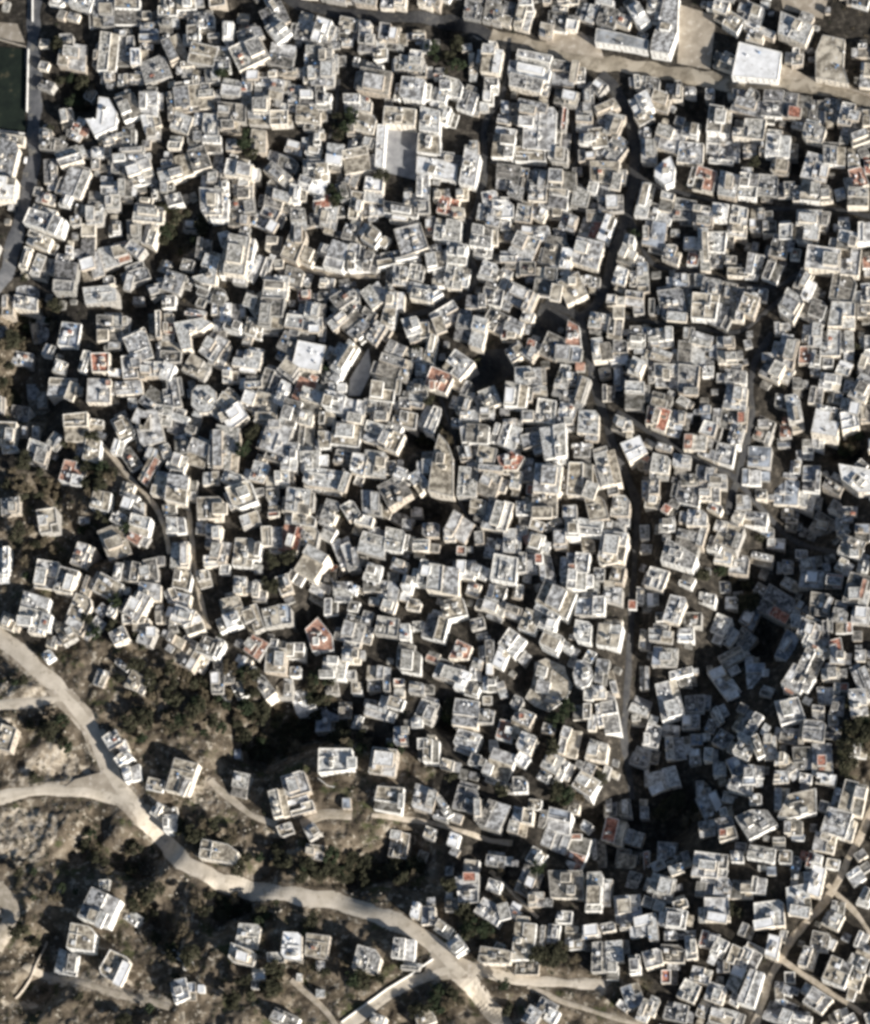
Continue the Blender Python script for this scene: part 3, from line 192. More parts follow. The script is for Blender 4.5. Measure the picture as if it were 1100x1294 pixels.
# landmarks that other things are told apart by: photo x, y, phrase, own label when it is a house
LM = [
(16,110,'the green sports field',None),
(92,67,'the lone cream house among trees','lone cream house ringed by dark trees, near the sports field'),
(130,150,'the bright white angled house','bright white angled house beside the big tree shadow near the sports field'),
(508,185,'the shaded school yard',None),
(625,68,'the tall white corner house','tall white corner house at the bend of the earth street'),
(957,78,'the pale concrete roofed hall','large pale concrete roofed hall beside the tan lot near the top right'),
(1005,36,'the ribbed white top right block','ribbed white block near the top right corner'),
(880,45,'the bare tan lot',None),
(682,163,'the big grey courtyard block','big grey block with a broad plain roof in the upper middle'),
(560,120,'the walled terrace row','grey house just above the right end of the school yard'),
(850,218,'the egg shaped white house','egg shaped white house where the street bends, upper right'),
(890,222,'the house with orange roof patch','house with an orange patch on its roof, right of the egg shaped white house'),
(1080,225,'the red roof at right edge','house with faded red roof at the right edge, upper part'),
(52,279,'the slanting oblong left edge house','slanting oblong pale house beside the left asphalt street'),
(150,60,'the top left terrace houses',None),
(262,335,'the white L shaped house','bright white L shaped house below the dark tree hollow'),
(391,450,'the large white square roof','large square house with plain bright white roof, left of centre'),
(437,455,'the long leaning white block','long leaning white block left of the shaded slab yard'),
(257,504,'the round edged pale roof','round edged pale grey roofed house left of the large white square roof'),
(519,303,'the framed square white house','square house with framed roof above the pale lane'),
(722,420,'the striped terracotta roof','striped terracotta roof beside the dark little square'),
(690,390,'the dark little square',None),
(620,468,'the dark hollow in centre',None),
(642,583,'the ring shaped red roof','ring shaped red roof above the long curved house, middle'),
(700,560,'the double stepped cream block','double stepped cream block right of the ring shaped red roof'),
(738,605,'the bare tapered pale roof','tapered pale roof with no upper storey beside the central street'),
(860,700,'the tall cream tank topped house','tall cream house with several tanks on its roof, right of the central street'),
(965,648,'the framed grey tray roof','house with grey tray shaped roof and white rim, right part'),
(1085,600,'the big white right edge building','big white building at the right edge, middle'),
(925,560,'the corner block by the bend','corner block at the bend of the right hand street'),
(61,656,'the lone square cream house','lone square cream house in the scrub near the left edge'),
(238,698,'the white deep yard house','white house with a deep bright wall beside the left footpath'),
(403,802,'the burnt orange house','house with burnt orange roof below a dark hollow'),
(579,822,'the brick red corner roof','house with brick red roof and white corner, lower middle'),
(693,870,'the rounded stepped house','rounded stepped house with curved white wall, lower middle'),
(735,853,'the oval house','small oval house right of the rounded stepped house'),
(650,915,'the salmon topped house','house with salmon patches on its roof, lower middle'),
(843,885,'the tall narrow white house','tall narrow white house right of the dark central street'),
(840,828,'the plain blue grey roof','plain pale blue grey roof above the tall narrow white house'),
(1058,818,'the bright red tile roof','house with bright red tile roof, lower right'),
(1040,870,'the paired roofs lower right',None),
(427,965,'the white court shaped house','white house with court shaped roof below the dark gully'),
(375,1000,'the twin white houses','stepped white house right of its twin, above the pale track'),
(160,970,'the white cluster on the road','white house on the verge of the dirt road'),
(483,965,'the square tan roof','square tan roof right of the white court shaped house'),
(281,1075,'the lone pale roof in scrub','lone pale roof in the scrub above the dirt road'),
(130,1150,'the bottom left hamlet','wide grey roof at the top of the bottom left hamlet'),
(145,1222,'the white sided long shed','long house with white side wall, lowest of the bottom left hamlet'),
(315,1190,'the rounded white pair','rounded white house left of the two flat ones below the dirt road'),
(465,1215,'the grey roof with white rim','grey roofed house with white rim near the bottom road fork'),
(578,1190,'the white tipped wedge house','white tipped wedge shaped house at the road fork'),
(662,1190,'the plain grey long roof','plain grey long roof above the tan terrace at the bottom'),
(718,1120,'the ribbed court roof block','large block with ribbed grey roof and white front, lower middle'),
(730,1075,'the red striped roof','red striped roof above the ribbed court roof block'),
(900,1020,'the black hollow lower right',None),
(955,1045,'the fan shaped big roof','big fan shaped roof right of the black hollow'),
(1010,1140,'the stepped white corner house','stepped white house beside the straight lower right street'),
(905,1150,'the square white walled house','square white walled house in the lower right quarter'),
(955,1250,'the long terrace by the street','long narrow terrace along the straight lower right street'),
(1050,1210,'the bottom right hillside rows',None),
(830,1190,'the lower central rows',None),
(200,900,'the scrub slope',None),
(110,420,'the shaded left quarter',None),
(1000,400,'the right hand lanes',None),
(880,380,'the terraces between curved lanes',None),
(560,760,'the crowded lower centre',None),
(60,800,'the dirt road bend at left',None),
(60,930,'the fenced scrub loop',None),
(310,300,'the crowded upper left centre',None),
(660,300,'the upper central lanes',None),
(520,470,'the middle rows',None),
(330,640,'the left middle rows',None),
(1060,700,'the right edge ravine side',None),
(990,960,'the lower right slope',None),
]
WL = [
('white wall along the right side of the green sports field',2.4,[(37,63),(36,100),(35,142)]),
('white wall below the green sports field',2.4,[(-10,165),(32,170)]),
('low block wall above the green sports field',2.0,[(-10,48),(33,60)]),
('white wall beside the asphalt street at the top left corner',2.2,[(42,-8),(42,28)]),
('white lane wall curving past the houses above the large square roof',2.6,[(372,333),(405,340),(435,345),(481,345)]),
('low block wall under the grey asphalt yard at top right',2.2,[(1032,102),(1074,113),(1105,124)]),
('thin white garden wall below the two flat houses, bottom middle',2.2,[(417,1200),(413,1228),(408,1254)]),
('long white wall beside the bottom dirt track',1.8,[(432,1292),(490,1250),(520,1232),(548,1212)]),
('curved block garden wall below the white court shaped house',1.8,[(403,984),(415,994),(432,997),(448,988)]),
('white wall beside the bare tan lot',3.2,[(860,2),(854,40),(848,78)]),
('block wall stepping down the scrub at the bottom left',1.5,[(60,1190),(40,1235),(20,1262)]),
]
rnd = random.Random(7)
U = rnd.uniform
col = bpy.context.scene.collection
# ------------------------------------------------------------------ camera geometry
PW, PH = 1100.0, 1294.0
TILT = math.radians(23)
D = 2000.0; FPX = 4000.0
dv = Vector((math.sin(TILT)*0.42, -math.sin(TILT)*0.9075, math.cos(TILT))).normalized()
fw = -dv
rt = fw.cross(Vector((0,1,0))).normalized()
up = rt.cross(fw).normalized()
CAM = dv*D
def W(px, py, z=0.0):
    r = rt*(px-PW/2) - up*(py-PH/2) + fw*FPX
    t = (z-CAM.z)/r.z
    return CAM.x+r.x*t, CAM.y+r.y*t
def P(x, y, z):
    v = Vector((x,y,z))-CAM
    k = FPX/v.dot(fw)
    return PW/2+v.dot(rt)*k, PH/2-v.dot(up)*k
# ------------------------------------------------------------------ terrain
SHADE_PITS = [(12,26,35,400),(14,30,30,490),(11,24,165,382),(11,24,100,122),(10,18,540,648),(11,22,618,470),(10,18,540,552),(11,18,882,132),(10,16,376,203),(11,20,948,306),(10,20,1066,562),(11,22,675,855),(10,20,1040,640),(12,24,985,555),(11,22,740,1025),
 (11,22,625,1065),(9,15,500,655),(10,18,385,790),(10,16,560,30),(9,14,130,330),(10,18,925,180),(9,15,1010,205),(10,18,930,720),(9,16,60,615),(10,18,120,690),(10,16,770,480),(9,14,440,720),(10,18,560,900),(9,16,350,195),(9,14,735,700),(9,16,470,940),(8,14,330,240),(9,15,300,20),(9,15,690,420)]  # invented pits, cut so their banks throw shade over what lies inside
GUL_PITS = [(d, s, [(x-s*.35, y-s*.3), (x+s*.35, y+s*.05)]) for d, s, x, y in SHADE_PITS]+[(25,60,[(780,1060),(845,940),(925,810),(985,700),(1010,640)]),(12,50,[(20,370),(35,450),(30,540)]),(30,42,[(325,935),(375,900)]),(12,26,[(255,850),(290,890)]),(12,24,[(420,905),(455,880)]),(13,26,[(175,1085),(200,1060)]),(12,26,[(200,1165),(220,1140)]),(10,22,[(100,1070),(120,1040)]),(10,20,[(270,1165),(300,1140)]),(12,26,[(40,1250),(70,1210)]),(9,20,[(330,1100),(345,1075)]),(15,22,[(215,312),(240,285)]),(8,20,[(890,700),(935,765),(975,810)]),
 (20,34,[(835,1045),(890,1000)]),(19,34,[(455,1100),(510,1080)]),(10,26,[(965,800),(985,770)]),(8,14,[(690,1015),(790,1018)]),(9,14,[(385,830),(400,760),(428,690)]),
 (8,30,[(15,400),(25,500)]),(13,22,[(800,600),(808,760),(800,950)]),(6,14,[(500,660),(550,645)]),(9,20,[(70,640),(125,690),(60,700)]),(8,16,[(1040,560),(1080,560)]),
 (7,12,[(620,470),(600,490)]),(8,12,[(530,555),(550,560)]),(9,16,[(560,905),(640,960)]),(8,14,[(600,1090),(660,1120)]),(9,16,[(180,1150),(210,1190)]),(8,18,[(20,1200),(60,1180)]),
 (8,14,[(270,1130),(330,1165)]),(9,16,[(135,1075),(170,1100)]),(7,14,[(700,1060),(790,1070)]),(8,14,[(640,1280),(600,1265)]),(7,12,[(440,1225),(450,1200)]),(6,14,[(560,40),(575,60)])]  # ravines, with added dips and extra depth shaped to hold shadow
GW = [(d, s*0.5, [W(*p) for p in pl]) for d,s,pl in GUL_PITS]
def segdist(X, Y, pl):
    best = np.full(np.shape(X), 1e9)
    for (ax,ay),(bx,by) in zip(pl[:-1], pl[1:]):
        L2 = (bx-ax)**2+(by-ay)**2+1e-9
        t = np.clip(((X-ax)*(bx-ax)+(Y-ay)*(by-ay))/L2, 0, 1)
        best = np.minimum(best, np.hypot(X-ax-t*(bx-ax), Y-ay-t*(by-ay)))
    return best
def H0(X, Y):
    X = np.asarray(X, float); Y = np.asarray(Y, float)
    z = 3.0*np.sin(X/61+Y/97)+2.5*np.sin(Y/53-X/131+1)+1.2*np.sin(X/23+1.3)*np.sin(Y/27+.4)
    for d, s, pl in GW:
        q = segdist(X, Y, pl)
        z = z - d*np.exp(-(q/s)**2)
    return z
def axis(lo, hi, step):
    a = list(np.arange(lo, hi+.01, step)); s = step*1.5; x = hi
    while x < hi+900: x += s; a.append(x); s *= 1.35
    s = step*1.5; x = lo
    while x > lo-900: x -= s; a.insert(0, x); s *= 1.35
    return np.array(a)
ax_, ay_ = axis(-300, 300, 1.0), axis(-385, 375, 1.0)
GXX, GYY = np.meshgrid(ax_, ay_)
HG = H0(GXX, GYY); ny, nx = GXX.shape
HL = HG.tolist(); AXL = ax_.tolist(); AYL = ay_.tolist()
def lerp_grid(G, x, y):
    i = min(max(bisect.bisect(AXL, x)-1, 0), nx-2); j = min(max(bisect.bisect(AYL, y)-1, 0), ny-2)
    fx = (x-AXL[i])/(AXL[i+1]-AXL[i]); fy = (y-AYL[j])/(AYL[j+1]-AYL[j])
    return (G[j][i]*(1-fx)+G[j][i+1]*fx)*(1-fy)+(G[j+1][i]*(1-fx)+G[j+1][i+1]*fx)*fy
def h0(x, y): return lerp_grid(HL, x, y)
def pip(x, y, pl):
    r = False; x1, y1 = pl[-1]
    for x2, y2 in pl:
        if (y1 > y) != (y2 > y) and x < (x2-x1)*(y-y1)/(y2-y1+1e-12)+x1: r = not r
        x1, y1 = x2, y2
    return r
def near_roads(X, Y):
    xs, ys = X[0], Y[:,0]; out = np.full(X.shape, 1e9)
    for k, w, pl in ROADS:
        for a, c in zip(pl[:-1], pl[1:]):
            i0, i1 = np.searchsorted(xs, [min(a[0],c[0])-22, max(a[0],c[0])+22]); j0, j1 = np.searchsorted(ys, [min(a[1],c[1])-22, max(a[1],c[1])+22])
            if i1 > i0 and j1 > j0:
                sl = (slice(j0,j1), slice(i0,i1)); out[sl] = np.minimum(out[sl], segdist(X[sl], Y[sl], [a,c])-w/2)
    return out
def Wg(px, py, h=0.0):
    z = h
    for _ in range(5):
        x, y = W(px, py, z); z = h0(x, y)+h
    return x, y, z
ROADS = [(k, w*0.5, [Wg(*p)[:2] for p in pl]) for k, w, pl in R]
def smooth_pl(pl, n=6):
    o = []
    for i in range(len(pl)-1):
        p0 = pl[max(i-1,0)]; p1 = pl[i]; p2 = pl[i+1]; p3 = pl[min(i+2,len(pl)-1)]
        for k in range(n):
            t = k/n
            o.append(tuple(0.5*((2*p1[a])+(-p0[a]+p2[a])*t+(2*p0[a]-5*p1[a]+4*p2[a]-p3[a])*t*t+(-p0[a]+3*p1[a]-3*p2[a]+p3[a])*t**3) for a in (0,1)))
    o.append(pl[-1]); return o
ROADS = [(k, w, smooth_pl(pl)) for k, w, pl in ROADS]
YARDS = [(n, k, [Wg(*p)[:2] for p in pl]) for n, k, pl in Y]
def inpoly(X, Y, pl):
    r = np.zeros(np.shape(X), bool); n = len(pl)
    for i in range(n):
        x1,y1 = pl[i]; x2,y2 = pl[(i+1)%n]
        c = ((y1>Y) != (y2>Y)) & (X < (x2-x1)*(Y-y1)/(y2-y1+1e-12)+x1)
        r ^= c
    return r
SCRUB_PX = [[(-200,770),(0,790),(60,835),(100,815),(150,810),(215,830),(290,880),(350,870),(420,930),(560,960),(520,1030),(560,1060),(560,1110),(660,1150),(640,1200),(820,1240),(830,1420),(-200,1420)],
 [(-200,560),(60,600),(110,585),(160,600),(140,720),(60,790),(-200,760)],[(1050,900),(1110,880),(1110,1000),(1060,1000)],[(-60,380),(40,380),(50,540),(-60,560)],[(205,255),(255,270),(245,330),(210,320)]]
SCRUB = [[W(*p) for p in pl] for pl in SCRUB_PX]
# ------------------------------------------------------------------ materials
MATS = {}
def nd(nt, t, **k):
    n = nt.nodes.new(t)
    for a, b in k.items(): setattr(n, a, b)
    return n
def mat(name, c1, c2, scale=0.5, c3=None, rough=0.9, detail=6, bump=0.0, mid=(0.38,0.62), spot=None):
    if name.startswith('roof_') and 'white' not in name:
        k_ = (1.0,1,.97) if 'tan' in name or 'red' in name else rnd.choice([(1.03,1,.95),(1.0,1,1.0),(.97,1,1.045)]); c1 = tuple(v*.55*t for v, t in zip(c1, k_)); c2 = tuple(v*1.06*t for v, t in zip(c2, k_)); mid = (.42,.60); scale *= .7; detail = 4
    m = bpy.data.materials.new(name); m.use_nodes = True; nt = m.node_tree
    b = nt.nodes['Principled BSDF']; b.inputs['Roughness'].default_value = rough
    b.inputs['Specular IOR Level'].default_value = 0.2
    g = nd(nt, 'ShaderNodeNewGeometry')
    n = nd(nt, 'ShaderNodeTexNoise'); n.inputs['Scale'].default_value = scale; n.inputs['Detail'].default_value = detail; n.inputs['Roughness'].default_value = 0.65
    nt.links.new(g.outputs['Position'], n.inputs['Vector'])
    r = nd(nt, 'ShaderNodeValToRGB')
    r.color_ramp.elements[0].position = mid[0]; r.color_ramp.elements[0].color = (*c1, 1)
    r.color_ramp.elements[1].position = mid[1]; r.color_ramp.elements[1].color = (*c2, 1)
    if c3: e = r.color_ramp.elements.new(0.5*(mid[0]+mid[1])); e.color = (*c3, 1)
    nt.links.new(n.outputs['Fac'], r.inputs['Fac'])
    out = r.outputs['Color']
    if spot:
        n2 = nd(nt, 'ShaderNodeTexNoise'); n2.inputs['Scale'].default_value = spot[1]; n2.inputs['Detail'].default_value = 3
        nt.links.new(g.outputs['Position'], n2.inputs['Vector'])
        mr = nd(nt, 'ShaderNodeMapRange'); mr.inputs['From Min'].default_value = spot[2]; mr.inputs['From Max'].default_value = spot[2]+0.06
        nt.links.new(n2.outputs['Fac'], mr.inputs['Value'])
        mx = nd(nt, 'ShaderNodeMix', data_type='RGBA'); nt.links.new(mr.outputs['Result'], mx.inputs['Factor'])
        nt.links.new(out, mx.inputs['A']); mx.inputs['B'].default_value = (*spot[0], 1); out = mx.outputs['Result']
    nt.links.new(out, b.inputs['Base Color'])
    if bump:
        bp = nd(nt, 'ShaderNodeBump'); bp.inputs['Distance'].default_value = bump; bp.inputs['Strength'].default_value = 0.8
        nt.links.new(n.outputs['Fac'], bp.inputs['Height']); nt.links.new(bp.outputs['Normal'], b.inputs['Normal'])
    MATS[name] = m; return m
# roofs: two or three shades of each so that neighbours differ
mat('roof_white_a', (.50,.49,.47), (.80,.80,.80), .35, spot=((.32,.30,.28), .5, .60))
mat('roof_white_b', (.62,.62,.62), (.84,.84,.85), .2, spot=((.45,.44,.42), .3, .63))
mat('roof_light_a', (.27,.265,.26), (.56,.56,.56), .45, spot=((.13,.12,.11), .6, .58))
mat('roof_light_b', (.36,.36,.37), (.60,.61,.63), .3, spot=((.20,.19,.18), .45, .60))
mat('roof_light_c', (.30,.29,.26), (.52,.50,.46), .6, spot=((.66,.66,.66), .5, .62))
mat('roof_grey_a', (.14,.135,.13), (.36,.35,.34), .5, spot=((.55,.55,.55), .55, .62))
mat('roof_grey_b', (.17,.16,.145), (.32,.305,.28), .3, spot=((.08,.075,.07), .6, .58))
mat('roof_grey_c', (.20,.20,.20), (.42,.42,.42), .8, spot=((.10,.10,.10), .4, .60))
mat('roof_tan_a', (.26,.225,.18), (.48,.43,.36), .4, spot=((.14,.12,.10), .55, .60))
mat('roof_tan_b', (.32,.28,.23), (.52,.47,.40), .25, spot=((.60,.58,.54), .5, .63))
mat('roof_plain', (.36,.36,.35), (.40,.40,.40), .12, spot=((.30,.29,.27), .15, .60))
mat('roof_dull_a', (.10,.10,.10), (.26,.26,.27), .5, spot=((.34,.34,.35), .5, .62))  # dull sheds; also roofs read in shadow, their shade kept in the grey
mat('roof_dull_b', (.13,.12,.10), (.24,.23,.21), .4)
mat('roof_shade_blue_a', (.26,.275,.30), (.40,.42,.45), .25, rough=.6)  # light grey roofs standing in shadow; their shade is blued into the colour
mat('roof_shade_blue_b', (.34,.35,.37), (.50,.52,.55), .5, rough=.6, spot=((.18,.18,.18), .5, .62))
mat('roof_red_a', (.34,.13,.09), (.48,.23,.17), .7, spot=((.42,.36,.30), .5, .58))
mat('roof_red_b', (.38,.19,.14), (.50,.30,.23), .4, spot=((.25,.20,.17), .6, .60))
ROOFS = {'W':['roof_white_a','roof_white_b'],'L':['roof_light_a','roof_light_b','roof_light_c'],'G':['roof_grey_a','roof_grey_b','roof_grey_c'],'T':['roof_tan_a','roof_tan_b'],
 'D':['roof_dull_a','roof_dull_b'],'B':['roof_shade_blue_a','roof_shade_blue_b'],'R':['roof_red_a','roof_red_b']}
mat('roof_light_d', (.46,.44,.40), (.66,.64,.60), .5, spot=((.20,.18,.16), .35, .60))
mat('roof_grey_d', (.10,.10,.095), (.24,.23,.22), .5, spot=((.45,.44,.42), .4, .62))
ROOFS['L'] += ['roof_light_d']; ROOFS['G'] += ['roof_grey_d']; ROOFS['W'] += ['roof_light_d']
mat('wall_white', (.70,.68,.64), (.86,.85,.82), .3, spot=((.45,.42,.37), .35, .64))
mat('wall_cream', (.60,.54,.45), (.82,.76,.67), .3, spot=((.38,.33,.27), .35, .63))
mat('wall_concrete', (.30,.28,.25), (.48,.46,.43), .5)
mat('wall_block', (.36,.31,.25), (.54,.48,.41), .6)
mat('wall_dull', (.22,.21,.19), (.36,.35,.33), .5)
WALLS = ['wall_white','wall_cream','wall_concrete','wall_block','wall_dull']
mat('parapet_pale', (.60,.57,.52), (.82,.80,.76), .5)
mat('parapet_grey', (.30,.29,.27), (.50,.48,.45), .5)
mat('glass_dark', (.02,.022,.025), (.05,.055,.06), .5, rough=.25)
mat('door_paint', (.12,.08,.05), (.22,.16,.10), .5, rough=.6)
mat('tank_white', (.70,.70,.70), (.82,.82,.82), 1, rough=.5)
mat('tank_black', (.03,.03,.03), (.06,.06,.06), 1, rough=.5)
mat('tank_blue', (.10,.20,.38), (.14,.26,.45), 1, rough=.5)
mat('dirt_road', (.42,.37,.30), (.56,.50,.42), .12, spot=((.36,.315,.255), .25, .60), detail=8)
mat('pale_path', (.30,.26,.20), (.46,.40,.33), .25, detail=8)
mat('asphalt', (.035,.035,.038), (.062,.061,.06), .2, spot=((.09,.085,.075), .3, .62))  # darkened to carry the shade of canyon-like streets
mat('asphalt_pale', (.075,.078,.085), (.13,.13,.135), .15, spot=((.19,.18,.16), .2, .60))
mat('earth_street', (.17,.145,.11), (.32,.28,.22), .15, spot=((.38,.335,.27), .09, .54))
mat('field_grass_shaded', (.009,.014,.011), (.018,.026,.018), .12, spot=((.06,.055,.035), .12, .60))  # turf darkened to carry the shade lying over the field
mat('slab_dark', (.20,.20,.21), (.30,.30,.30), .2)
mat('lot_tan', (.28,.24,.19), (.40,.35,.285), .15, spot=((.46,.41,.35), .3, .6))
mat('concrete_pale', (.40,.37,.32), (.58,.54,.47), .2, spot=((.28,.25,.21), .3, .58))
mat('leaf_olive', (.028,.029,.017), (.066,.064,.040), .35)
mat('leaf_green', (.020,.029,.015), (.044,.056,.030), .35)
mat('leaf_dry', (.085,.070,.045), (.17,.14,.095), .3)
mat('bark', (.06,.045,.03), (.12,.09,.07), 1)
mat('rock_pale', (.26,.23,.19), (.44,.40,.34), .5)
LOTM = {'green':'field_grass_shaded','tan':'lot_tan','slab':'slab_dark','pale':'concrete_pale','asph':'asphalt'}
ROADM = {'d':('dirt_road','dirt_road'),'p':('pale_path','footpath'),'a':('asphalt','street'),'l':('asphalt_pale','street'),'e':('earth_street','earth_street')}
def ground_material():
    m = bpy.data.materials.new('ground_soil'); m.use_nodes = True; nt = m.node_tree; b = nt.nodes['Principled BSDF']
    b.inputs['Roughness'].default_value = .95; b.inputs['Specular IOR Level'].default_value = .1
    g = nd(nt, 'ShaderNodeNewGeometry')
    def noise(s, d=8, r=.65):
        n = nd(nt, 'ShaderNodeTexNoise'); n.inputs['Scale'].default_value = s; n.inputs['Detail'].default_value = d; n.inputs['Roughness'].default_value = r
        nt.links.new(g.outputs['Position'], n.inputs['Vector']); return n.outputs['Fac']
    def ramp(f, st):
        r = nd(nt, 'ShaderNodeValToRGB'); e = r.color_ramp.elements
        e[0].position, e[0].color = st[0][0], (*st[0][1],1); e[1].position, e[1].color = st[-1][0], (*st[-1][1],1)
        for p, c in st[1:-1]:
            q = e.new(p); q.color = (*c,1)
        nt.links.new(f, r.inputs['Fac']); return r.outputs['Color']
    def mix(f, a, c):
        x = nd(nt, 'ShaderNodeMix', data_type='RGBA'); nt.links.new(f, x.inputs['Factor']); nt.links.new(a, x.inputs['A']); nt.links.new(c, x.inputs['B']); return x.outputs['Result']
    def mr(f, a, c):
        x = nd(nt, 'ShaderNodeMapRange'); x.inputs['From Min'].default_value = a; x.inputs['From Max'].default_value = c; nt.links.new(f, x.inputs['Value']); return x.outputs['Result']
    urban_shaded = ramp(noise(.25), [(.38,(.022,.020,.017)),(.55,(.048,.042,.035)),(.70,(.13,.115,.095))])  # near black between houses: shade of the gaps painted into the soil
    scrub = ramp(noise(.10), [(.34,(.045,.037,.027)),(.46,(.088,.071,.052)),(.56,(.145,.118,.088)),(.68,(.23,.195,.15))])
    rocks = ramp(noise(.6), [(.4,(.20,.17,.13)),(.65,(.38,.345,.29))])
    scrub = mix(mr(noise(.22,5), .56, .62), scrub, rocks)
    green = ramp(noise(.5), [(.4,(.04,.045,.022)),(.6,(.085,.082,.045))])
    scrub = mix(mr(noise(.07,6), .57, .64), scrub, green)
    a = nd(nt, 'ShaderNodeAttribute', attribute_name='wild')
    out = mix(a.outputs['Fac'], urban_shaded, scrub)
    a2 = nd(nt, 'ShaderNodeAttribute', attribute_name='bare')
    mm = nd(nt, 'ShaderNodeMath', operation='ADD'); nt.links.new(a2.outputs['Fac'], mm.inputs[0]); nt.links.new(noise(.16, 6), mm.inputs[1])
    out = mix(mr(mm.outputs[0], 1.0, 1.15), out, ramp(noise(.3), [(.36,(.24,.20,.15)),(.52,(.38,.33,.265)),(.66,(.52,.47,.40))]))
    nt.links.new(out, b.inputs['Base Color'])
    bp = nd(nt, 'ShaderNodeBump'); bp.inputs['Distance'].default_value = .6; bp.inputs['Strength'].default_value = .9
    nt.links.new(noise(.7), bp.inputs['Height']); nt.links.new(bp.outputs['Normal'], b.inputs['Normal'])
    return m
# ------------------------------------------------------------------ mesh helper
class MB:
    def __init__(s): s.v = []; s.f = []; s.m = []
    def face(s, pts, m):
        i = len(s.v); s.v += [tuple(p) for p in pts]; s.f.append(tuple(range(i, i+len(pts)))); s.m.append(m)
    def add(s, o):
        i = len(s.v); s.v += o.v; s.f += [tuple(k+i for k in f) for f in o.f]; s.m += o.m
    def prism(s, poly, z0, z1, m, top=None, bottom=False):
        n = len(poly)
        for i in range(n):
            a, b = poly[i], poly[(i+1)%n]
            s.face([(a[0],a[1],z0),(b[0],b[1],z0),(b[0],b[1],z1),(a[0],a[1],z1)], m)
        if top is not None: s.face([(p[0],p[1],z1) for p in poly], top)
        if bottom: s.face([(p[0],p[1],z0) for p in reversed(poly)], m)
    def mesh(s, name, org=(0,0,0)):
        me = bpy.data.meshes.new(name)
        ox, oy, oz = org
        me.from_pydata([(x-ox,y-oy,z-oz) for x,y,z in s.v], [], s.f)
        names = sorted(set(s.m))
        for n in names: me.materials.append(MATS[n])
        ix = {n:i for i,n in enumerate(names)}
        me.polygons.foreach_set('material_index', [ix[n] for n in s.m]); me.update()
        return me
    def build(s, name, org=(0,0,0), parent=None):
        o = bpy.data.objects.new(name, s.mesh(name, org)); col.objects.link(o)
        if parent is None: o.location = org
        else: o.parent = parent
        return o
def tag(o, label=None, cat=None, group=None, kind=None):
    if label: o['label'] = label
    if cat: o['category'] = cat
    if group: o['group'] = group
    if kind: o['kind'] = kind
    return o
def inset(poly, d):
    n = len(poly); out = []
    for i in range(n):
        p0 = Vector(poly[i-1]); p1 = Vector(poly[i]); p2 = Vector(poly[(i+1)%n])
        a = (p1-p0).normalized(); b = (p2-p1).normalized()
        na = Vector((-a.y,a.x)); nb = Vector((-b.y,b.x))
        k = na+nb; q = k.length_squared
        if q < .3: out.append(tuple(p1+na*d)); continue
        out.append(tuple(p1+k*(2*d/q)))
    return out
def area(poly):
    return 0.5*sum(poly[i][0]*poly[(i+1)%len(poly)][1]-poly[(i+1)%len(poly)][0]*poly[i][1] for i in range(len(poly)))
def bil(q, u, v):
    return tuple((q[0][a]*(1-u)+q[1][a]*u)*(1-v)+(q[3][a]*(1-u)+q[2][a]*u)*v for a in (0,1))
# ------------------------------------------------------------------ read the houses
raw = []
K = 280/1100
for (ox, oy), s in S.items():
    for t in s.split():
        a = t.split(','); cx, cy, w, h, an = map(float, a[:5]); c = a[5][0]
        raw.append([ox+cx*K, oy+cy*K, w*K, h*K, an, c])
strips = [r for r in raw if r[5] == 'W' and min(r[2], r[3]) < 11.6 and max(r[2], r[3]) > 1.9*min(r[2], r[3])]
rest = [r for r in raw if r not in strips]
# the same roof read in two overlapping tiles
clean = []
for r in sorted(rest, key=lambda r: -r[2]*r[3]):
    if any(math.hypot(r[0]-q[0], r[1]-q[1]) < 0.30*(min(q[2],q[3])+min(r[2],r[3]))*0.8 and r[2]*r[3] > .45*q[2]*q[3] for q in clean): continue
    clean.append(r)
def corners(r, g=1.0):
    cx, cy, w, h, an, c = r[:6]; a = math.radians(an); ca, sa = math.cos(a), math.sin(a)
    return [(cx+(i*w*g/2)*ca-(j*h*g/2)*sa, cy+(i*w*g/2)*sa+(j*h*g/2)*ca) for i, j in ((-1,1),(1,1),(1,-1),(-1,-1))]
class House: pass
def wildpx(px, py): return any(pip(px, py, pl) for pl in SCRUB_PX)
houses = []
BIGC = []
def inside_px(px, py, q):
    a = math.radians(-q[4]); dx, dy = px-q[0], py-q[1]
    return abs(dx*math.cos(a)-dy*math.sin(a)) < q[2]/2 and abs(dx*math.sin(a)+dy*math.cos(a)) < q[3]/2
def new_house(r, height):
    h = House(); h.r = r; h.c = r[5]; h.h = height; h.up = []
    x, y, z = Wg(r[0], r[1], height)
    h.x, h.y, h.z = x, y, z; h.g = z-height
    rr = list(r); rr[2] += U(-.6,.8); rr[3] += U(-.6,.8); rr[4] += U(-2,2)
    q = [W(px, py, z) for px, py in corners(rr, 1.02 if (wildpx(r[0], r[1])) else 1.09 if r[1] < 690 else 1.05)]
    jt = .06*math.sqrt(r[2]*r[3])*.5; q = [(a+U(-jt,jt), b+U(-jt,jt)) for a, b in q]
    h.q = q; h.area = abs(area(q)); return h
for c, ht, bright, pl in BIG:
    cx = sum(p[0] for p in pl)/len(pl); cy = sum(p[1] for p in pl)/len(pl)
    h = House(); h.c = c; h.h = ht; h.up = []; h.bright = bright
    h.x, h.y, h.z = Wg(cx, cy, ht); h.g = h.z-ht
    q = [W(px, py, h.z) for px, py in pl]
    if area(q) < 0: q = q[::-1]
    h.q = q; h.poly = q; h.area = abs(area(q)); h.big_i = len(houses); h.r = [cx, cy, 2*math.sqrt(h.area), 2*math.sqrt(h.area), 0, c]; houses.append(h)
clean = [r for r in clean if not any(pip(r[0], r[1], b[3]) for b in BIG)]
NB = len(houses)
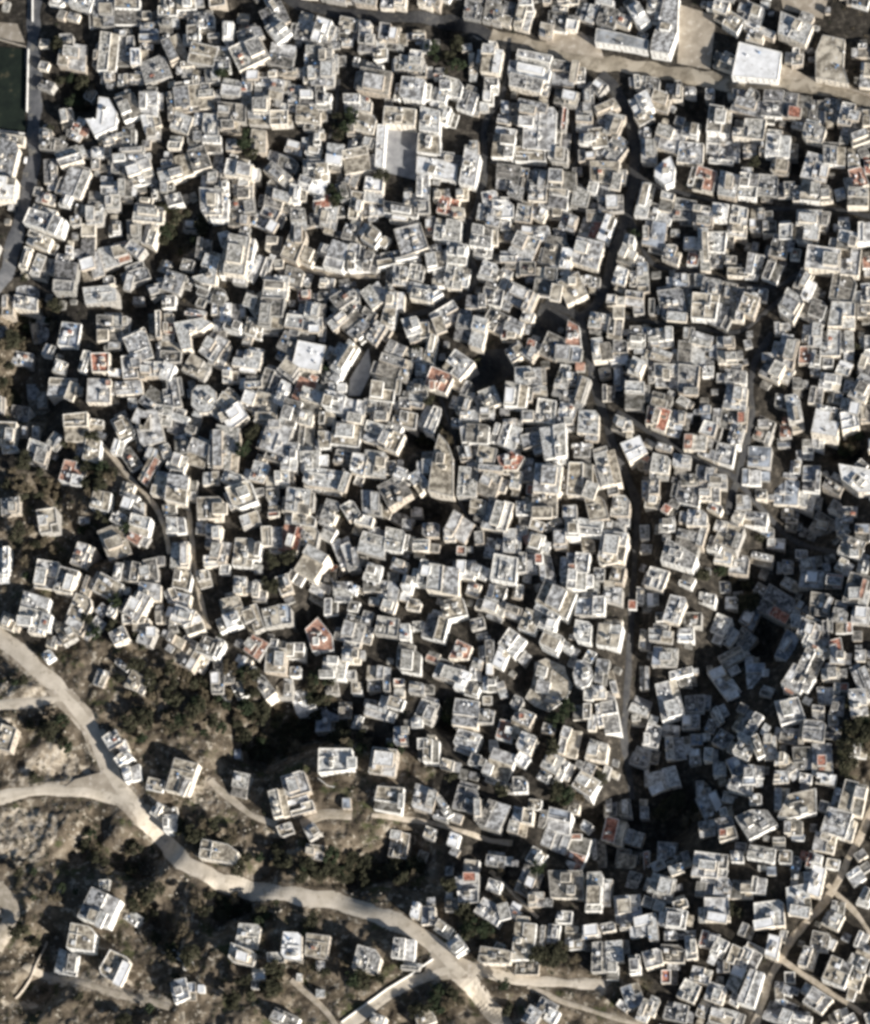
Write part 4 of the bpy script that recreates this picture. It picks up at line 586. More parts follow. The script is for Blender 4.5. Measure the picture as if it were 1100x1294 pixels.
for r in clean:
    px = r[2]*r[3]
    host = next((h for h in houses[NB:] if inside_px(r[0], r[1], h.r) and px < .5*h.r[2]*h.r[3]), None)
    if host:
        if r[5] not in 'DB' and len(host.up) < 3: host.up.append(r)
        continue
    s = [q for q in strips if inside_px(q[0], q[1], [r[0]+1, r[1]+2, r[2]+10, r[3]+10, r[4]])]
    base = {'W':6.4,'L':6.0,'G':5.2,'T':5.2,'D':4.0,'B':4.6,'R':5.2}[r[5]]+U(-1.2,1.6)
    if px < 200: base = min(base, 4.2)+U(-.6,.6)
    if px > 900 and r[5] in 'WLGT': base += 2
    if s: base += 2.6
    if r[5] in 'WT' and px > 600 and not s: base += 1
    h = new_house(r, base); h.bright = bool(s) or r[5] == 'W' or (r[0] > 940 and r[1] > 1000); houses.append(h)
# ------------------------------------------------------------------ occupancy, then the small sheds between the houses
GX0, GY0, GS = -330.0, -420.0, 0.75
NXg, NYg = int(660/GS), int(840/GS)
gx, gy = np.meshgrid(GX0+(np.arange(NXg)+.5)*GS, GY0+(np.arange(NYg)+.5)*GS)
occ = np.zeros(gx.shape, bool)
roaddist = near_roads(gx, gy)
blocked = roaddist < 0.3
yardm = np.zeros(gx.shape, bool)
for n, k, pl in YARDS: yardm |= inpoly(gx, gy, pl)
blocked |= yardm
wild = np.zeros(gx.shape, bool)
for pl in SCRUB: wild |= inpoly(gx, gy, pl)
blocked |= wild
for cx, cy, rx, ry, n in V:
    x, y = W(cx, cy); blocked |= ((gx-x)/(rx*.5))**2+((gy-y)/(ry*.55))**2 < .8
for cx, cy, rx, ry in [(x-s*.1, y-s*.1, s*.62, s*.5) for d, s, x, y in SHADE_PITS]+[(625,465,32,24),(508,190,24,36),(860,1035,48,24),(330,930,60,40),(100,120,34,24),(530,560,20,20),(560,650,16,14),(885,128,28,14),(230,290,30,34),(455,480,16,30),(1065,570,26,12),(455,1100,60,20),(560,30,30,20),(970,800,24,18),(545,650,14,14),(1075,30,30,22),(1058,80,8,24)]:
    x, y = W(cx, cy); blocked |= ((gx-x)/(rx*.5))**2+((gy-y)/(ry*.55))**2 < 1
SHX, SHY = -dv.x/dv.z, -dv.y/dv.z
def hidden(h):
    q = [(a+SHX*h.h, b+SHY*h.h) for a, b in h.q]; sl, m = cells(q); n = max(1, m.sum())
    return (roaddist[sl][m] < -.2).sum()/n
def cells(q, pad=0):
    xs = [p[0] for p in q]; ys = [p[1] for p in q]
    i0 = max(int((min(xs)-pad-GX0)/GS), 0); i1 = min(int((max(xs)+pad-GX0)/GS)+2, NXg)
    j0 = max(int((min(ys)-pad-GY0)/GS), 0); j1 = min(int((max(ys)+pad-GY0)/GS)+2, NYg)
    sl = (slice(j0, j1), slice(i0, i1))
    return sl, inpoly(gx[sl], gy[sl], q)
keep = []
for h in houses:
    sl, m = cells(h.q)
    if m.size == 0 or not m.any():
        keep.append(h); continue
    n = m.sum()
    if not hasattr(h, 'poly'):
        for _ in range(12):
            rm = roaddist[sl][m]
            if (rm < 0).sum()/n < .04 and hidden(h) < .05: break
            i = int(np.clip((h.x+SHX*h.h*.5-GX0)/GS, 2, NXg-3)); j = int(np.clip((h.y+SHY*h.h*.5-GY0)/GS, 2, NYg-3))
            g_ = Vector((roaddist[j,i+2]-roaddist[j,i-2], roaddist[j+2,i]-roaddist[j-2,i]))
            if g_.length < .01: break
            g_ = g_.normalized()*.8; h.x += g_.x; h.y += g_.y; h.q = [(a+g_.x, b+g_.y) for a, b in h.q]
            h.q = [(h.x+(a-h.x)*.96, h.y+(b-h.y)*.96) for a, b in h.q]; h.area *= .92
            sl, m = cells(h.q); n = m.sum()
            if n == 0: break
        if n == 0: continue
        h.g = h0(h.x, h.y); h.z = h.g+h.h
        for _ in range(4):
            if hidden(h) > .07:
                h.q = [(h.x+(a-h.x)*.85, h.y+(b-h.y)*.85) for a, b in h.q]; h.area *= .72; sl, m = cells(h.q); n = max(1, m.sum())
        if hidden(h) > .16 or h.area < 9: continue
    rf = (roaddist[sl][m] < -.8).sum()/n
    if not hasattr(h, 'poly') and (rf > .45 or occ[sl][m].sum()/n > .6): continue
    if rf > .12 and not hasattr(h, 'poly'):
        cx, cy = h.x, h.y; h.q = [(cx+(a-cx)*.8, cy+(b-cy)*.8) for a, b in h.q]; h.area *= .64
    occ[sl] |= m; keep.append(h)
houses = keep
NLIST = len(houses)
hx = np.array([h.x for h in houses]); hy = np.array([h.y for h in houses])
ha = [math.atan2(h.q[1][1]-h.q[0][1], h.q[1][0]-h.q[0][0]) for h in houses]
occd = occ | blocked
cnt = 0
SPARSE = [[(-10,370),(130,380),(150,470),(110,560),(-10,560)],[(810,650),(900,640),(1010,690),(1000,850),(930,960),(900,1060),(800,1060)],[(330,830),(480,800),(560,880),(600,960),(420,960),(330,940)],[(420,960),(800,990),(800,1110),(420,1110)],
 [(130,360),(260,370),(200,420),(140,410)],[(-10,560),(220,570),(180,720),(-10,760)],[(60,40),(130,60),(130,150),(60,150)],[(560,30),(620,40),(610,100),(550,90)],[(440,670),(470,640),(530,700),(500,740)],[(260,650),(400,680),(380,800),(260,800)]]
def sparse(px, py):
    return any(pip(px, py, pl) for pl in SPARSE) or any(math.hypot(px-x, py-y) < s_*1.3 for d, s_, x, y in SHADE_PITS)
def roadclear(q, hh):
    for ox_, oy_ in ((0,0),(SHX*hh, SHY*hh)):
        for a, b in q:
            i, j = int((a+ox_-GX0)/GS), int((b+oy_-GY0)/GS)
            if not (0 <= i < NXg and 0 <= j < NYg) or roaddist[j,i] < 0: return False
    return True
for h in list(houses):
    if hasattr(h, 'poly') or h.area < 30: continue
    q0 = h.q if area(h.q) > 0 else h.q[::-1]; pa = (.04 if h.r[0] < 200 else .2) if sparse(h.r[0], h.r[1]) else .52 if h.r[1] < 640 else .3
    for k in range(4):
        if rnd.random() > pa: continue
        a, b = Vector(q0[k]), Vector(q0[(k+1)%4]); L = (b-a).length; t = (b-a)/L; nr = Vector((t.y, -t.x)); dp = U(2.5,5.5); f0 = U(0,.45); f1 = min(1, f0+U(.5,1))
        p, r_ = a+t*(L*f0), a+t*(L*f1); q = [tuple(p+nr*dp), tuple(r_+nr*dp), tuple(r_), tuple(p)]
        if (r_-p).length < 2.5: continue
        c = p*.5+r_*.5+nr*(dp/2+.6); i, j = int((c.x-GX0)/GS), int((c.y-GY0)/GS)
        if not (0 <= i < NXg and 0 <= j < NYg) or occd[j,i]: continue
        sl, m = cells([tuple(p+nr*(dp)), tuple(r_+nr*(dp)), tuple(r_+nr*1.0), tuple(p+nr*1.0)])
        if not m.any() or occd[sl][m].sum() > .22*m.sum(): continue
        g = House(); g.h = h.h*U(.4,.85); 
        if not roadclear(q, g.h): continue
        sl, m = cells(q); occd[sl] |= m; occ[sl] |= m
        g.c = rnd.choice([h.c, 'L','G','T','L','G','W' if h.bright else 'G']); x, y = c.x, c.y
        g.g = h0(x, y); g.h = min(g.h, h.z-.4-g.g); g.z = g.g+max(2.0, g.h); g.h = max(2.0, g.h); g.x, g.y = x, y; g.q = q; g.area = abs(area(q)); g.up = []; g.bright = h.bright and rnd.random() < .7
        pp = P(x, y, g.z); g.r = [pp[0], pp[1], 8, 8, 0, g.c]; houses.append(g); cnt += 1
hx = np.array([h.x for h in houses]); hy = np.array([h.y for h in houses])
ha = [math.atan2(h.q[1][1]-h.q[0][1], h.q[1][0]-h.q[0][0]) for h in houses]
for size, tries in ((9.5,3500),(7.5,5000),(5.5,5000),(3.8,5000)):
    for _ in range(tries):
        px, py = U(-25,1125), U(-25,1319)
        x, y = W(px, py)
        i, j = int((x-GX0)/GS), int((y-GY0)/GS)
        if not (0 <= i < NXg and 0 <= j < NYg) or occd[j,i]: continue
        k = int(np.argmin((hx-x)**2+(hy-y)**2)); a = ha[k]+U(-.12,.12)
        w, d = size*U(.8,1.25), size*U(.7,1.15); ca, sa = math.cos(a), math.sin(a)
        q = [(x+i2*w/2*ca-j2*d/2*sa, y+i2*w/2*sa+j2*d/2*ca) for i2, j2 in ((-1,-1),(1,-1),(1,1),(-1,1))]
        sl, m = cells(q)
        if not m.any() or occd[sl][m].sum() > .06*m.sum(): continue
        i2, j2 = int((x+SHX*3.5-GX0)/GS), int((y+SHY*3.5-GY0)/GS)
        if 0 <= i2 < NXg and 0 <= j2 < NYg and roaddist[j2,i2] < size*.3: continue
        if sparse(px, py) and rnd.random() < (.9 if px < 200 else .55): continue
        if rnd.random() < (.42 if size > 7 else .7):   # left open as yards and gaps
            continue
        q2 = [(x+(p[0]-x)*1.22, y+(p[1]-y)*1.22) for p in q]
        sl, m = cells(q2); occd[sl] |= m; occ[sl] |= m
        h = House(); h.c = rnd.choice('LLGGGGTTDDWLR' if size > 7 else 'LGGGTDDDD'); h.h = {9.5:5.2,7.5:4.2,5.5:2.7,3.8:2.2}[size]+U(-.5,.8)
        h.g = h0(x, y); h.z = h.g+h.h; h.x, h.y = x, y; h.q = q; h.area = w*d; h.up = []; h.bright = size > 7 and rnd.random() < .3
        pp = P(x, y, h.z); h.r = [pp[0], pp[1], w*2, d*2, 0, h.c]
        houses.append(h); cnt += 1
print('houses listed', NLIST, 'filled', cnt)
# ------------------------------------------------------------------ build one house as named parts
def window_mb():
    b = MB(); w, h, t = .6, .62, .05
    fr = .10
    for (x0,x1,z0,z1) in ((-w,w,-h,-h+fr),(-w,w,h-fr,h),(-w,-w+fr,-h+fr,h-fr),(w-fr,w,-h+fr,h-fr)):
        b.face([(x0,-t,z0),(x1,-t,z0),(x1,-t,z1),(x0,-t,z1)], 'wall_concrete')
    b.face([(-w,-t,h),(w,-t,h),(w,0,h),(-w,0,h)], 'wall_concrete'); b.face([(w,-t,-h),(w,0,-h),(w,0,h),(w,-t,h)], 'wall_concrete')
    b.face([(-w,0,-h),(-w,-t,-h),(-w,-t,h),(-w,0,h)], 'wall_concrete'); b.face([(w,0,-h),(w,-t,-h),(-w,-t,-h),(-w,0,-h)][::-1], 'wall_concrete')
    b.face([(-w+fr,-t+.02,-h+fr),(w-fr,-t+.02,-h+fr),(w-fr,-t+.02,h-fr),(-w+fr,-t+.02,h-fr)], 'glass_dark')
    return b
def tank_mb(m, r, h, x, y, z):
    b = MB(); n = 10
    ring = lambda rr: [(x+rr*math.cos(2*math.pi*i/n), y+rr*math.sin(2*math.pi*i/n)) for i in range(n)]
    b.prism(ring(r), z, z+h*.85, m)
    o, i_ = ring(r), ring(r*.35)
    for k in range(n):
        k2 = (k+1)%n
        b.face([(o[k][0],o[k][1],z+h*.85),(o[k2][0],o[k2][1],z+h*.85),(i_[k2][0],i_[k2][1],z+h),(i_[k][0],i_[k][1],z+h)], m)
    b.face([(p[0],p[1],z+h) for p in i_], m)
    return b
def roof_set(poly, z, wallm, parm, roofm, ph, th):
    """parapet ring and roof sheet of one storey top"""
    par, rf = MB(), MB()
    ins = inset(poly, th); n = len(poly)
    for i in range(n):
        j = (i+1)%n
        a, b, c, d = poly[i], poly[j], ins[j], ins[i]
        par.face([(a[0],a[1],z),(b[0],b[1],z),(b[0],b[1],z+ph),(a[0],a[1],z+ph)], wallm)
        par.face([(a[0],a[1],z+ph),(b[0],b[1],z+ph),(c[0],c[1],z+ph),(d[0],d[1],z+ph)], parm)
        par.face([(c[0],c[1],z+.0),(d[0],d[1],z+.0),(d[0],d[1],z+ph),(c[0],c[1],z+ph)], parm)
    rf.face([(p[0],p[1],z) for p in ins], roofm)
    return par, rf
def rect_in(q, u0, v0, u1, v1): return [bil(q,u0,v0), bil(q,u1,v0), bil(q,u1,v1), bil(q,u0,v1)]
def house_parts(h):
    """list of (part name, MB) plus window and door placements; all in world coordinates"""
    q = h.q
    if area(q) < 0: q = q[::-1]
    q = list(q); A = h.area; parts = []; opens = []
    c = h.c
    L1 = math.dist(q[0], q[1]); L2 = math.dist(q[1], q[2])
    k = rnd.random()
    if A > 70 and k < .26:
        a, b = U(.25,.5), U(.3,.55); corner = rnd.randrange(4)
        base = [(0,0),(1,0),(1,1-b),(1-a,1-b),(1-a,1),(0,1)]
        uv = base
        if corner == 1: uv = [(1-u,v) for u,v in base][::-1]
        if corner == 2: uv = [(u,1-v) for u,v in base][::-1]
        if corner == 3: uv = [(1-u,1-v) for u,v in base]
        low = {0:(1-a,1-b,1,1),1:(0,1-b,a,1),2:(1-a,0,1,b),3:(0,0,a,b)}[corner]
    elif A > 50 and k < .62:
        t = U(.35,.65)
        if rnd.random() < .5: uv = [(0,0),(t,0),(t,1),(0,1)]; low = (t,0,1,1)
        else: uv = [(0,t),(1,t),(1,1),(0,1)]; low = (0,0,1,t)
        if rnd.random() < .4: uv = [(1-u,1-v) for u,v in uv]; low = (1-low[2],1-low[3],1-low[0],1-low[1])
    elif A > 45 and k < .74:
        t = U(.12,.3); uv = [(0,0),(1,0),(1,1-t),(1-t,1),(0,1)]; low = None
    elif A > 45 and k < .82:
        t = U(.1,.25); uv = [(t,0),(1,0),(1,1-t*.6),(1-t,1),(0,1),(0,t)]; low = None
    else: uv = [(0,0),(1,0),(1,1),(0,1)]; low = None
    poly = [bil(q,u,v) for u,v in uv]
    big = hasattr(h, 'poly')
    if big: poly = h.poly; low = None; hs = .42*math.sqrt(A); e1 = (Vector(poly[1])-Vector(poly[0])).normalized(); q = [(h.x+e1.x*i_*hs-e1.y*j_*hs, h.y+e1.y*i_*hs+e1.x*j_*hs) for i_, j_ in ((-1,-1),(1,-1),(1,1),(-1,1))]; L1 = math.dist(q[0], q[1]); L2 = math.dist(q[1], q[2])
    zr = h.z; zb = min(h0(*p) for p in q)-2.0
    wallm = rnd.choice(['wall_white','wall_white','wall_cream']) if h.bright else rnd.choice(['wall_white','wall_cream','wall_cream','wall_concrete','wall_block'] if c in 'WLTR' else ['wall_cream','wall_concrete','wall_block','wall_dull','wall_white'])
    if A < 34 and not h.bright: wallm = rnd.choice(['wall_dull','wall_dull','wall_concrete','wall_block'])
    parm = 'parapet_pale' if (h.bright or c in 'WLTR') and rnd.random() < .55 else 'parapet_grey'
    plain = big and h.big_i in (0,1,3,9); roofm = {'W':'roof_white_b','T':'roof_tan_b'}.get(c,'roof_plain') if plain else rnd.choice(ROOFS[c]); h.wallm = wallm; h.roofm = roofm
    b = MB(); b.prism(poly, zb, zr, wallm); parts.append(('wall', b))
    small = A < 28
    ph = .3 if big else U(.1,.25) if small else rnd.choice([.1,.12,.2,.5,.8,.95]); th = .2 if small else rnd.choice([.25,.3,.4])
    if small:
        o_ = inset(poly, -.25); k0 = rnd.randrange(4); rise = U(.25,.7); nn = len(o_); up_ = {k0 % nn, (k0+1) % nn}
        zt = [zr+.08+(rise if i in up_ else 0) for i in range(nn)]
        b = MB()
        for i in range(nn):
            j = (i+1)%nn; b.face([(poly[i][0],poly[i][1],zr),(poly[j][0],poly[j][1],zr),(poly[j][0],poly[j][1],zt[j]-.05),(poly[i][0],poly[i][1],zt[i]-.05)], wallm)
            b.face([(o_[i][0],o_[i][1],zt[i]-.04),(o_[j][0],o_[j][1],zt[j]-.04),(o_[j][0],o_[j][1],zt[j]),(o_[i][0],o_[i][1],zt[i])], roofm)
        if nn == 4: b.face([(o_[i][0],o_[i][1],zt[i]) for i in range(4)], roofm)
        else: b.face([(p[0],p[1],zr+.08) for p in o_], roofm)
        parts.append(('roof', b))
    else:
        pr, rf = roof_set(poly, zr, wallm, parm, roofm, ph, th)
        parts.append(('parapet', pr)); parts.append(('roof', rf))
    if low:   # lower wing in the notch
        pl = rect_in(q, *low); e = .003
        zl = zr-min(h.h*.5, rnd.choice([U(.4,1.2), U(.9,2.2), U(2.4,3.2)])); b = MB(); b.prism(pl, zb, zl, wallm); b2 = MB()
        lp = inset(pl, -.004)
        b2.prism(lp, zl, zl+.15, parm, top=rnd.choice(ROOFS[rnd.choice('LGTDL'+c)])); parts.append(('side_wing', b)); parts.append(('wing_roof', b2))
    ups = []
    for r in h.up:
        zu = zr+2.6
        cc = [W(px, py, zu) for px, py in corners(r, .9)]
        if area(cc) < 0: cc = cc[::-1]
        ups.append((cc, zu, rnd.choice(ROOFS[r[5]])))
    if big and not plain:
        for _ in range(3):
            u0, v0 = U(0,.6), U(0,.6); g = rect_in(q, u0, v0, u0+U(.25,.4), v0+U(.25,.4))
            if all(pip(*p, inset(poly, .5)) for p in g) and not any(pip(*p, o[0]) for p in g for o in ups) and not any(pip(*p, g) for o in ups for p in o[0]): ups.append((g, zr+U(1.2,2.8), rnd.choice(ROOFS[rnd.choice('LGTL')])))
    if not ups and not big and A > 60 and rnd.random() < .42:
        u0 = U(.06,.4); v0 = U(.06,.4); u1 = U(max(u0+.3,.6),.94); v1 = U(max(v0+.3,.6),.94)
        if rnd.random() < .5: u0, u1 = (.05, U(.4,.6)) if rnd.random() < .5 else (U(.4,.6), .95)
        ups.append((rect_in(q,u0,v0,u1,v1), zr+2.7, rnd.choice(ROOFS[rnd.choice('LGTWL')])))
    for pl, zu, rm in ups:
        b = MB(); b.prism(pl, zr+.01, zu, wallm); parts.append(('upper_storey', b))
        p2, r2 = roof_set(pl, zu, wallm, parm, rm, .3, .25)
        parts.append(('upper_parapet', p2)); parts.append(('upper_roof', r2))
    # things fixed on the roof
    busy = [u[0] for u in ups]
    def free(x, y):
        return pip(x, y, poly) and not any(pip(x, y, g) for g in busy)
    if A > 40:
        for _ in range(0 if plain else 5 if big else rnd.choice([1,1,2]) if A < 90 else rnd.choice([2,3,4])):
            u, v = U(.12,.62), U(.12,.62); du, dvv = min(.35, U(2.,3.4)/L1), min(.35, U(1.8,3.)/L2)
            g = rect_in(q, u, v, u+du, v+dvv)
            if all(free(*p) for p in g) and rnd.random() < .8:
                b = MB(); hh = rnd.choice([U(.5,1.2), 2.2, 2.3]); b.prism(g, zr+.01, zr+hh, wallm if hh > 2 else rnd.choice(WALLS), top=rnd.choice(ROOFS[rnd.choice('LGTWDR' if rnd.random()<.3 else 'LGGW')]))
                parts.append(('stair_head' if hh > 2 else 'roof_store', b)); busy.append(g)
        if A > 110 and not plain:
            for _ in range(rnd.choice([1,2])):   # low walls dividing the roof terrace
                u = U(.3,.7); g = rect_in(q, u, .06, u+.25/L1, U(.5,.94)) if rnd.random() < .5 else rect_in(q, .06, u, U(.5,.94), u+.25/L2)
                if all(free(*p) for p in g): b = MB(); b.prism(g, zr+.01, zr+U(.5,1.3), parm, top=parm); parts.append(('terrace_wall', b))
        for _ in range(rnd.choice([0,1,1,2,3,4]) if A < 120 else rnd.choice([1,2,3,4,5])):
            p = bil(q, U(.1,.9), U(.1,.9))
            if free(*p): parts.append(('water_tank', tank_mb(rnd.choice(['tank_white','tank_white','tank_white','tank_white','tank_black','tank_black','tank_blue']), U(.4,.75), U(.9,1.6), p[0], p[1], zr+.01)))
    # openings on the storeys in view
    n = len(poly); did = 0
    for i in range(n):
        a, b = Vector(poly[i]), Vector(poly[(i+1)%n]); L = (b-a).length
        if L < 2.2: continue
        t = (b-a)/L; nrm = Vector((t.y, -t.x))
        if nrm.dot(Vector((.5,-.87))) < .25 and nrm.x < .6: continue
        cntw = max(1, int(L/3.4)); st = 0
        z = zr-1.5
        while z > zr-h.h+.9 and st < 3:
            for k2 in range(cntw):
                if rnd.random() < .2: continue
                p = a+t*(L*(k2+.5)/cntw+U(-.3,.3)); opens.append((p.x, p.y, z, math.atan2(t.y, t.x)))
            z -= 2.9; st += 1
        if not did and L > 3.5 and h.h > 2.8:
            p = a+t*(L*U(.2,.8)); h.door = (p.x, p.y, zr-h.h, math.atan2(t.y,t.x)); did = 1
    return parts, opens
WINM = window_mb()
def put(mb, x, y, z, a, scale=1):
    o = MB(); ca, sa = math.cos(a), math.sin(a)
    o.v = [(x+vx*ca-vy*sa, y+vx*sa+vy*ca, z+vz) for vx,vy,vz in mb.v]; o.f = mb.f; o.m = mb.m; return o
def door_mb():
    b = MB(); w, h, t = .5, 2.1, .06
    b.face([(-w,-t,0),(w,-t,0),(w,-t,h),(-w,-t,h)], 'door_paint'); b.face([(-w,-t,h),(w,-t,h),(w,0,h),(-w,0,h)], 'door_paint')
    b.face([(w,-t,0),(w,0,0),(w,0,h),(w,-t,h)], 'door_paint'); b.face([(-w,0,0),(-w,-t,0),(-w,-t,h),(-w,0,h)], 'door_paint'); return b
DOORM = door_mb()
# ------------------------------------------------------------------ where things are, in words
RANK = ['', 'second ', 'third ', 'fourth ', 'fifth ', 'sixth ', 'seventh ', 'eighth ', 'ninth ', 'tenth ']
def direction(dx, dy):
    a = math.degrees(math.atan2(-dy, dx))%360
    return ['right of','above right of','above','above left of','left of','below left of','below','below right of'][int((a+22.5)//45)%8]
def near(px, py):
    return min(LM, key=lambda l: math.hypot(px-l[0], py-l[1]))
COLW = {'W':'white','L':'pale grey','G':'mid grey','T':'tan','D':'dark grey','B':'shade-tinted grey','R':'red'}
vis = [h for h in houses if -4 < h.r[0] < 1104 and -4 < h.r[1] < 1298]
vis.sort(key=lambda h: -h.area)
NIND = 298
ind = vis[:NIND]; indset = set(id(h) for h in ind)
for lx, ly, ph, own in LM:      # the named landmarks that are houses are always individuals
    if not own: continue
    h = min(vis, key=lambda h: math.hypot(h.r[0]-lx, h.r[1]-ly)-(.12*math.sqrt(h.area)))
    if math.hypot(h.r[0]-lx, h.r[1]-ly) > 15:
        print('FAR', ph); continue
    h.own = own
    if id(h) not in indset:
        j = next(k for k in range(len(ind)-1, -1, -1) if not hasattr(ind[k], 'own')); indset.discard(id(ind[j])); ind[j] = h; indset.add(id(h))
used = {}
for h in ind:
    lm = near(h.r[0], h.r[1]); h.lm = lm
    h.sz = 'big' if h.area > 190 else 'mid sized' if h.area > 120 else 'smaller'
    h.dir = direction(h.r[0]-lm[0], h.r[1]-lm[1])
    h.dist = math.hypot(h.r[0]-lm[0], h.r[1]-lm[1])
for h in sorted(ind, key=lambda h: h.dist):
    if hasattr(h, 'own'): h.label = h.own; continue
    kk = (h.c, h.dir, h.lm[2]); n = used.get(kk, 0); used[kk] = n+1
    pre = '' if n == 0 else RANK[n]+'nearest '
    h.label = f"{pre}{h.sz} {COLW[h.c]} roofed house, {h.dir} {h.lm[2]}"
seen = set()
for h in ind:
    if h.label in seen: print('DUP', h.label)
    seen.add(h.label)
    if len(h.label.split()) > 16: print('LONG', h.label)
win_me = WINM.mesh('window'); door_me = DOORM.mesh('door')
stuff = MB(); nobj = 0
for h in houses:
    parts, opens = house_parts(h)
    if id(h) in indset:
        org = (h.x, h.y, h.g)
        root = bpy.data.objects.new('house', None); root.location = org; root.empty_display_size = .5; col.objects.link(root)
        tag(root, h.label, 'house', 'flat roofed houses of the hillside quarter')
        objs = {}
        for n, b in parts:
            if n == 'upper_roof' or n == 'upper_parapet':
                o = b.build(n.replace('upper_',''), org, objs['upper_storey'])
            elif n == 'wing_roof': o = b.build('roof', org, objs['side_wing'])
            elif n in ('stair_head','roof_store','terrace_wall','water_tank'): o = b.build(n, org, objs['roof'])
            else: o = b.build(n, org, root)
            objs[n] = o; nobj += 1
        for x, y, z, a in opens:
            o = bpy.data.objects.new('window', win_me); o.location = (x-org[0], y-org[1], z-org[2]); o.rotation_euler = (0,0,a); o.parent = root; col.objects.link(o); nobj += 1
        if hasattr(h, 'door'):
            x, y, z, a = h.door; o = bpy.data.objects.new('door', door_me); o.location = (x-org[0], y-org[1], z-org[2]); o.rotation_euler = (0,0,a); o.parent = root; col.objects.link(o)
    else:
        for n, b in parts: stuff.add(b)
        if h.area > 26:
            for o in opens: stuff.add(put(WINM, *o))
o = stuff.build('dense_housing')
tag(o, 'the mass of smaller flat roofed houses and sheds packed between the larger houses', 'houses', None, 'stuff')
print('house part objects', nobj)
# ------------------------------------------------------------------ ground
Z = HG.copy()
rd = near_roads(GXX, GYY)
wl = np.zeros(GXX.shape)
for pl in SCRUB: wl = np.maximum(wl, inpoly(GXX, GYY, pl).astype(float))
for _ in range(6):
    wl[1:-1,1:-1] = (wl[1:-1,1:-1]*2+wl[:-2,1:-1]+wl[2:,1:-1]+wl[1:-1,:-2]+wl[1:-1,2:])/6
rs = np.random.RandomState(3)
def vnoise(X, Y, s, seed):
    r = np.random.RandomState(seed); T = r.rand(256,256); x = X/s+1000; y = Y/s+1000
    xi, yi = np.floor(x).astype(int), np.floor(y).astype(int); fx, fy = x-xi, y-yi; fx = fx*fx*(3-2*fx); fy = fy*fy*(3-2*fy)
    g = lambda a, b: T[a%256, b%256]
    return (g(xi,yi)*(1-fx)+g(xi+1,yi)*fx)*(1-fy)+(g(xi,yi+1)*(1-fx)+g(xi+1,yi+1)*fx)*fy-.5
def rough(X, Y):
    X2, Y2 = X*.8+Y*.6, -X*.6+Y*.8
    return 8.5*vnoise(X2*.5, Y2, 17, 1)+2.6*vnoise(X, Y, 6, 2)+1.3*vnoise(X, Y, 2.7, 3)
fall = np.clip((rd-.8)/5, 0, 1)
Rr = rough(GXX, GYY)
hd = np.full(GXX.shape, 0.0)
Z = Z+Rr*fall*(.12+.88*wl)*np.where(wl > .02, 1, .6)
Z = np.where(rd < .8, HG-.35, Z)
for n, k, pl in YARDS:
    cx = sum(p[0] for p in pl)/len(pl); cy = sum(p[1] for p in pl)/len(pl)
    bigp = [(cx+(p[0]-cx)*1.08+(1.2 if p[0]>cx else -1.2), cy+(p[1]-cy)*1.08+(1.2 if p[1]>cy else -1.2)) for p in pl]
    m = inpoly(GXX, GYY, bigp); Z = np.where(m, np.minimum(Z, HG-.35), Z)
me = bpy.data.meshes.new('ground')
co = np.stack([GXX, GYY, Z], -1).reshape(-1, 3)
idx = np.arange(nx*ny).reshape(ny, nx)
fc = np.stack([idx[:-1,:-1], idx[:-1,1:], idx[1:,1:], idx[1:,:-1]], -1).reshape(-1, 4)
me.vertices.add(len(co)); me.vertices.foreach_set('co', co.ravel().astype(np.float32))
me.loops.add(fc.size); me.loops.foreach_set('vertex_index', fc.ravel().astype(np.int32))
me.polygons.add(len(fc)); me.polygons.foreach_set('loop_start', np.arange(0, fc.size, 4, dtype=np.int32))
me.update(calc_edges=True)
br = np.zeros(GXX.shape)
for pl in BARE: br = np.maximum(br, inpoly(GXX, GYY, [Wg(*p)[:2] for p in pl]).astype(float))
for _ in range(4): br[1:-1,1:-1] = (br[1:-1,1:-1]*2+br[:-2,1:-1]+br[2:,1:-1]+br[1:-1,:-2]+br[1:-1,2:])/6
at = me.attributes.new('bare', 'FLOAT', 'POINT'); at.data.foreach_set('value', (br*.62).ravel().astype(np.float32))
at = me.attributes.new('wild', 'FLOAT', 'POINT'); at.data.foreach_set('value', wl.ravel().astype(np.float32))
me.materials.append(ground_material()); me.polygons.foreach_set('use_smooth', np.ones(len(fc), bool))
o = bpy.data.objects.new('ground', me); col.objects.link(o); tag(o, kind='structure')
ZL = Z.tolist()
def zg(x, y): return lerp_grid(ZL, x, y)
for ri, (k, w, pl) in enumerate(ROADS):
    m, nm = ROADM[k]; b = MB(); rows = []; pts = []
    for a, c in zip(pl[:-1], pl[1:]):
        n = max(1, int(math.dist(a, c)/2)); pts += [(a[0]+(c[0]-a[0])*t/n, a[1]+(c[1]-a[1])*t/n) for t in range(n)]
    pts.append(pl[-1]); off = .02+.006*ri
    for i, p in enumerate(pts):
        a = pts[max(i-1,0)]; c = pts[min(i+1,len(pts)-1)]; t = Vector((c[0]-a[0], c[1]-a[1])).normalized(); n = Vector((-t.y, t.x))
        wl_ = w/2*(1+.16*math.sin(i*.7+ri)+.14*math.sin(i*.23)+U(-.06,.06)); wr_ = w/2*(1+.16*math.sin(i*.5+ri*2)+.14*math.sin(i*.31)+U(-.06,.06))
        rows.append([(p[0]+n.x*s, p[1]+n.y*s) for s in (wl_, wl_*.5, 0, -wr_*.5, -wr_)])
    vz = [[(x, y, h0(x, y)+off-(0.25 if j in (0,4) else 0)) for j, (x, y) in enumerate(rw)] for rw in rows]
    for r0, r1 in zip(vz[:-1], vz[1:]):
        for j in range(4): b.face([r0[j+1], r1[j+1], r1[j], r0[j]][::-1], m)
    o = b.build(nm); tag(o, kind='structure')
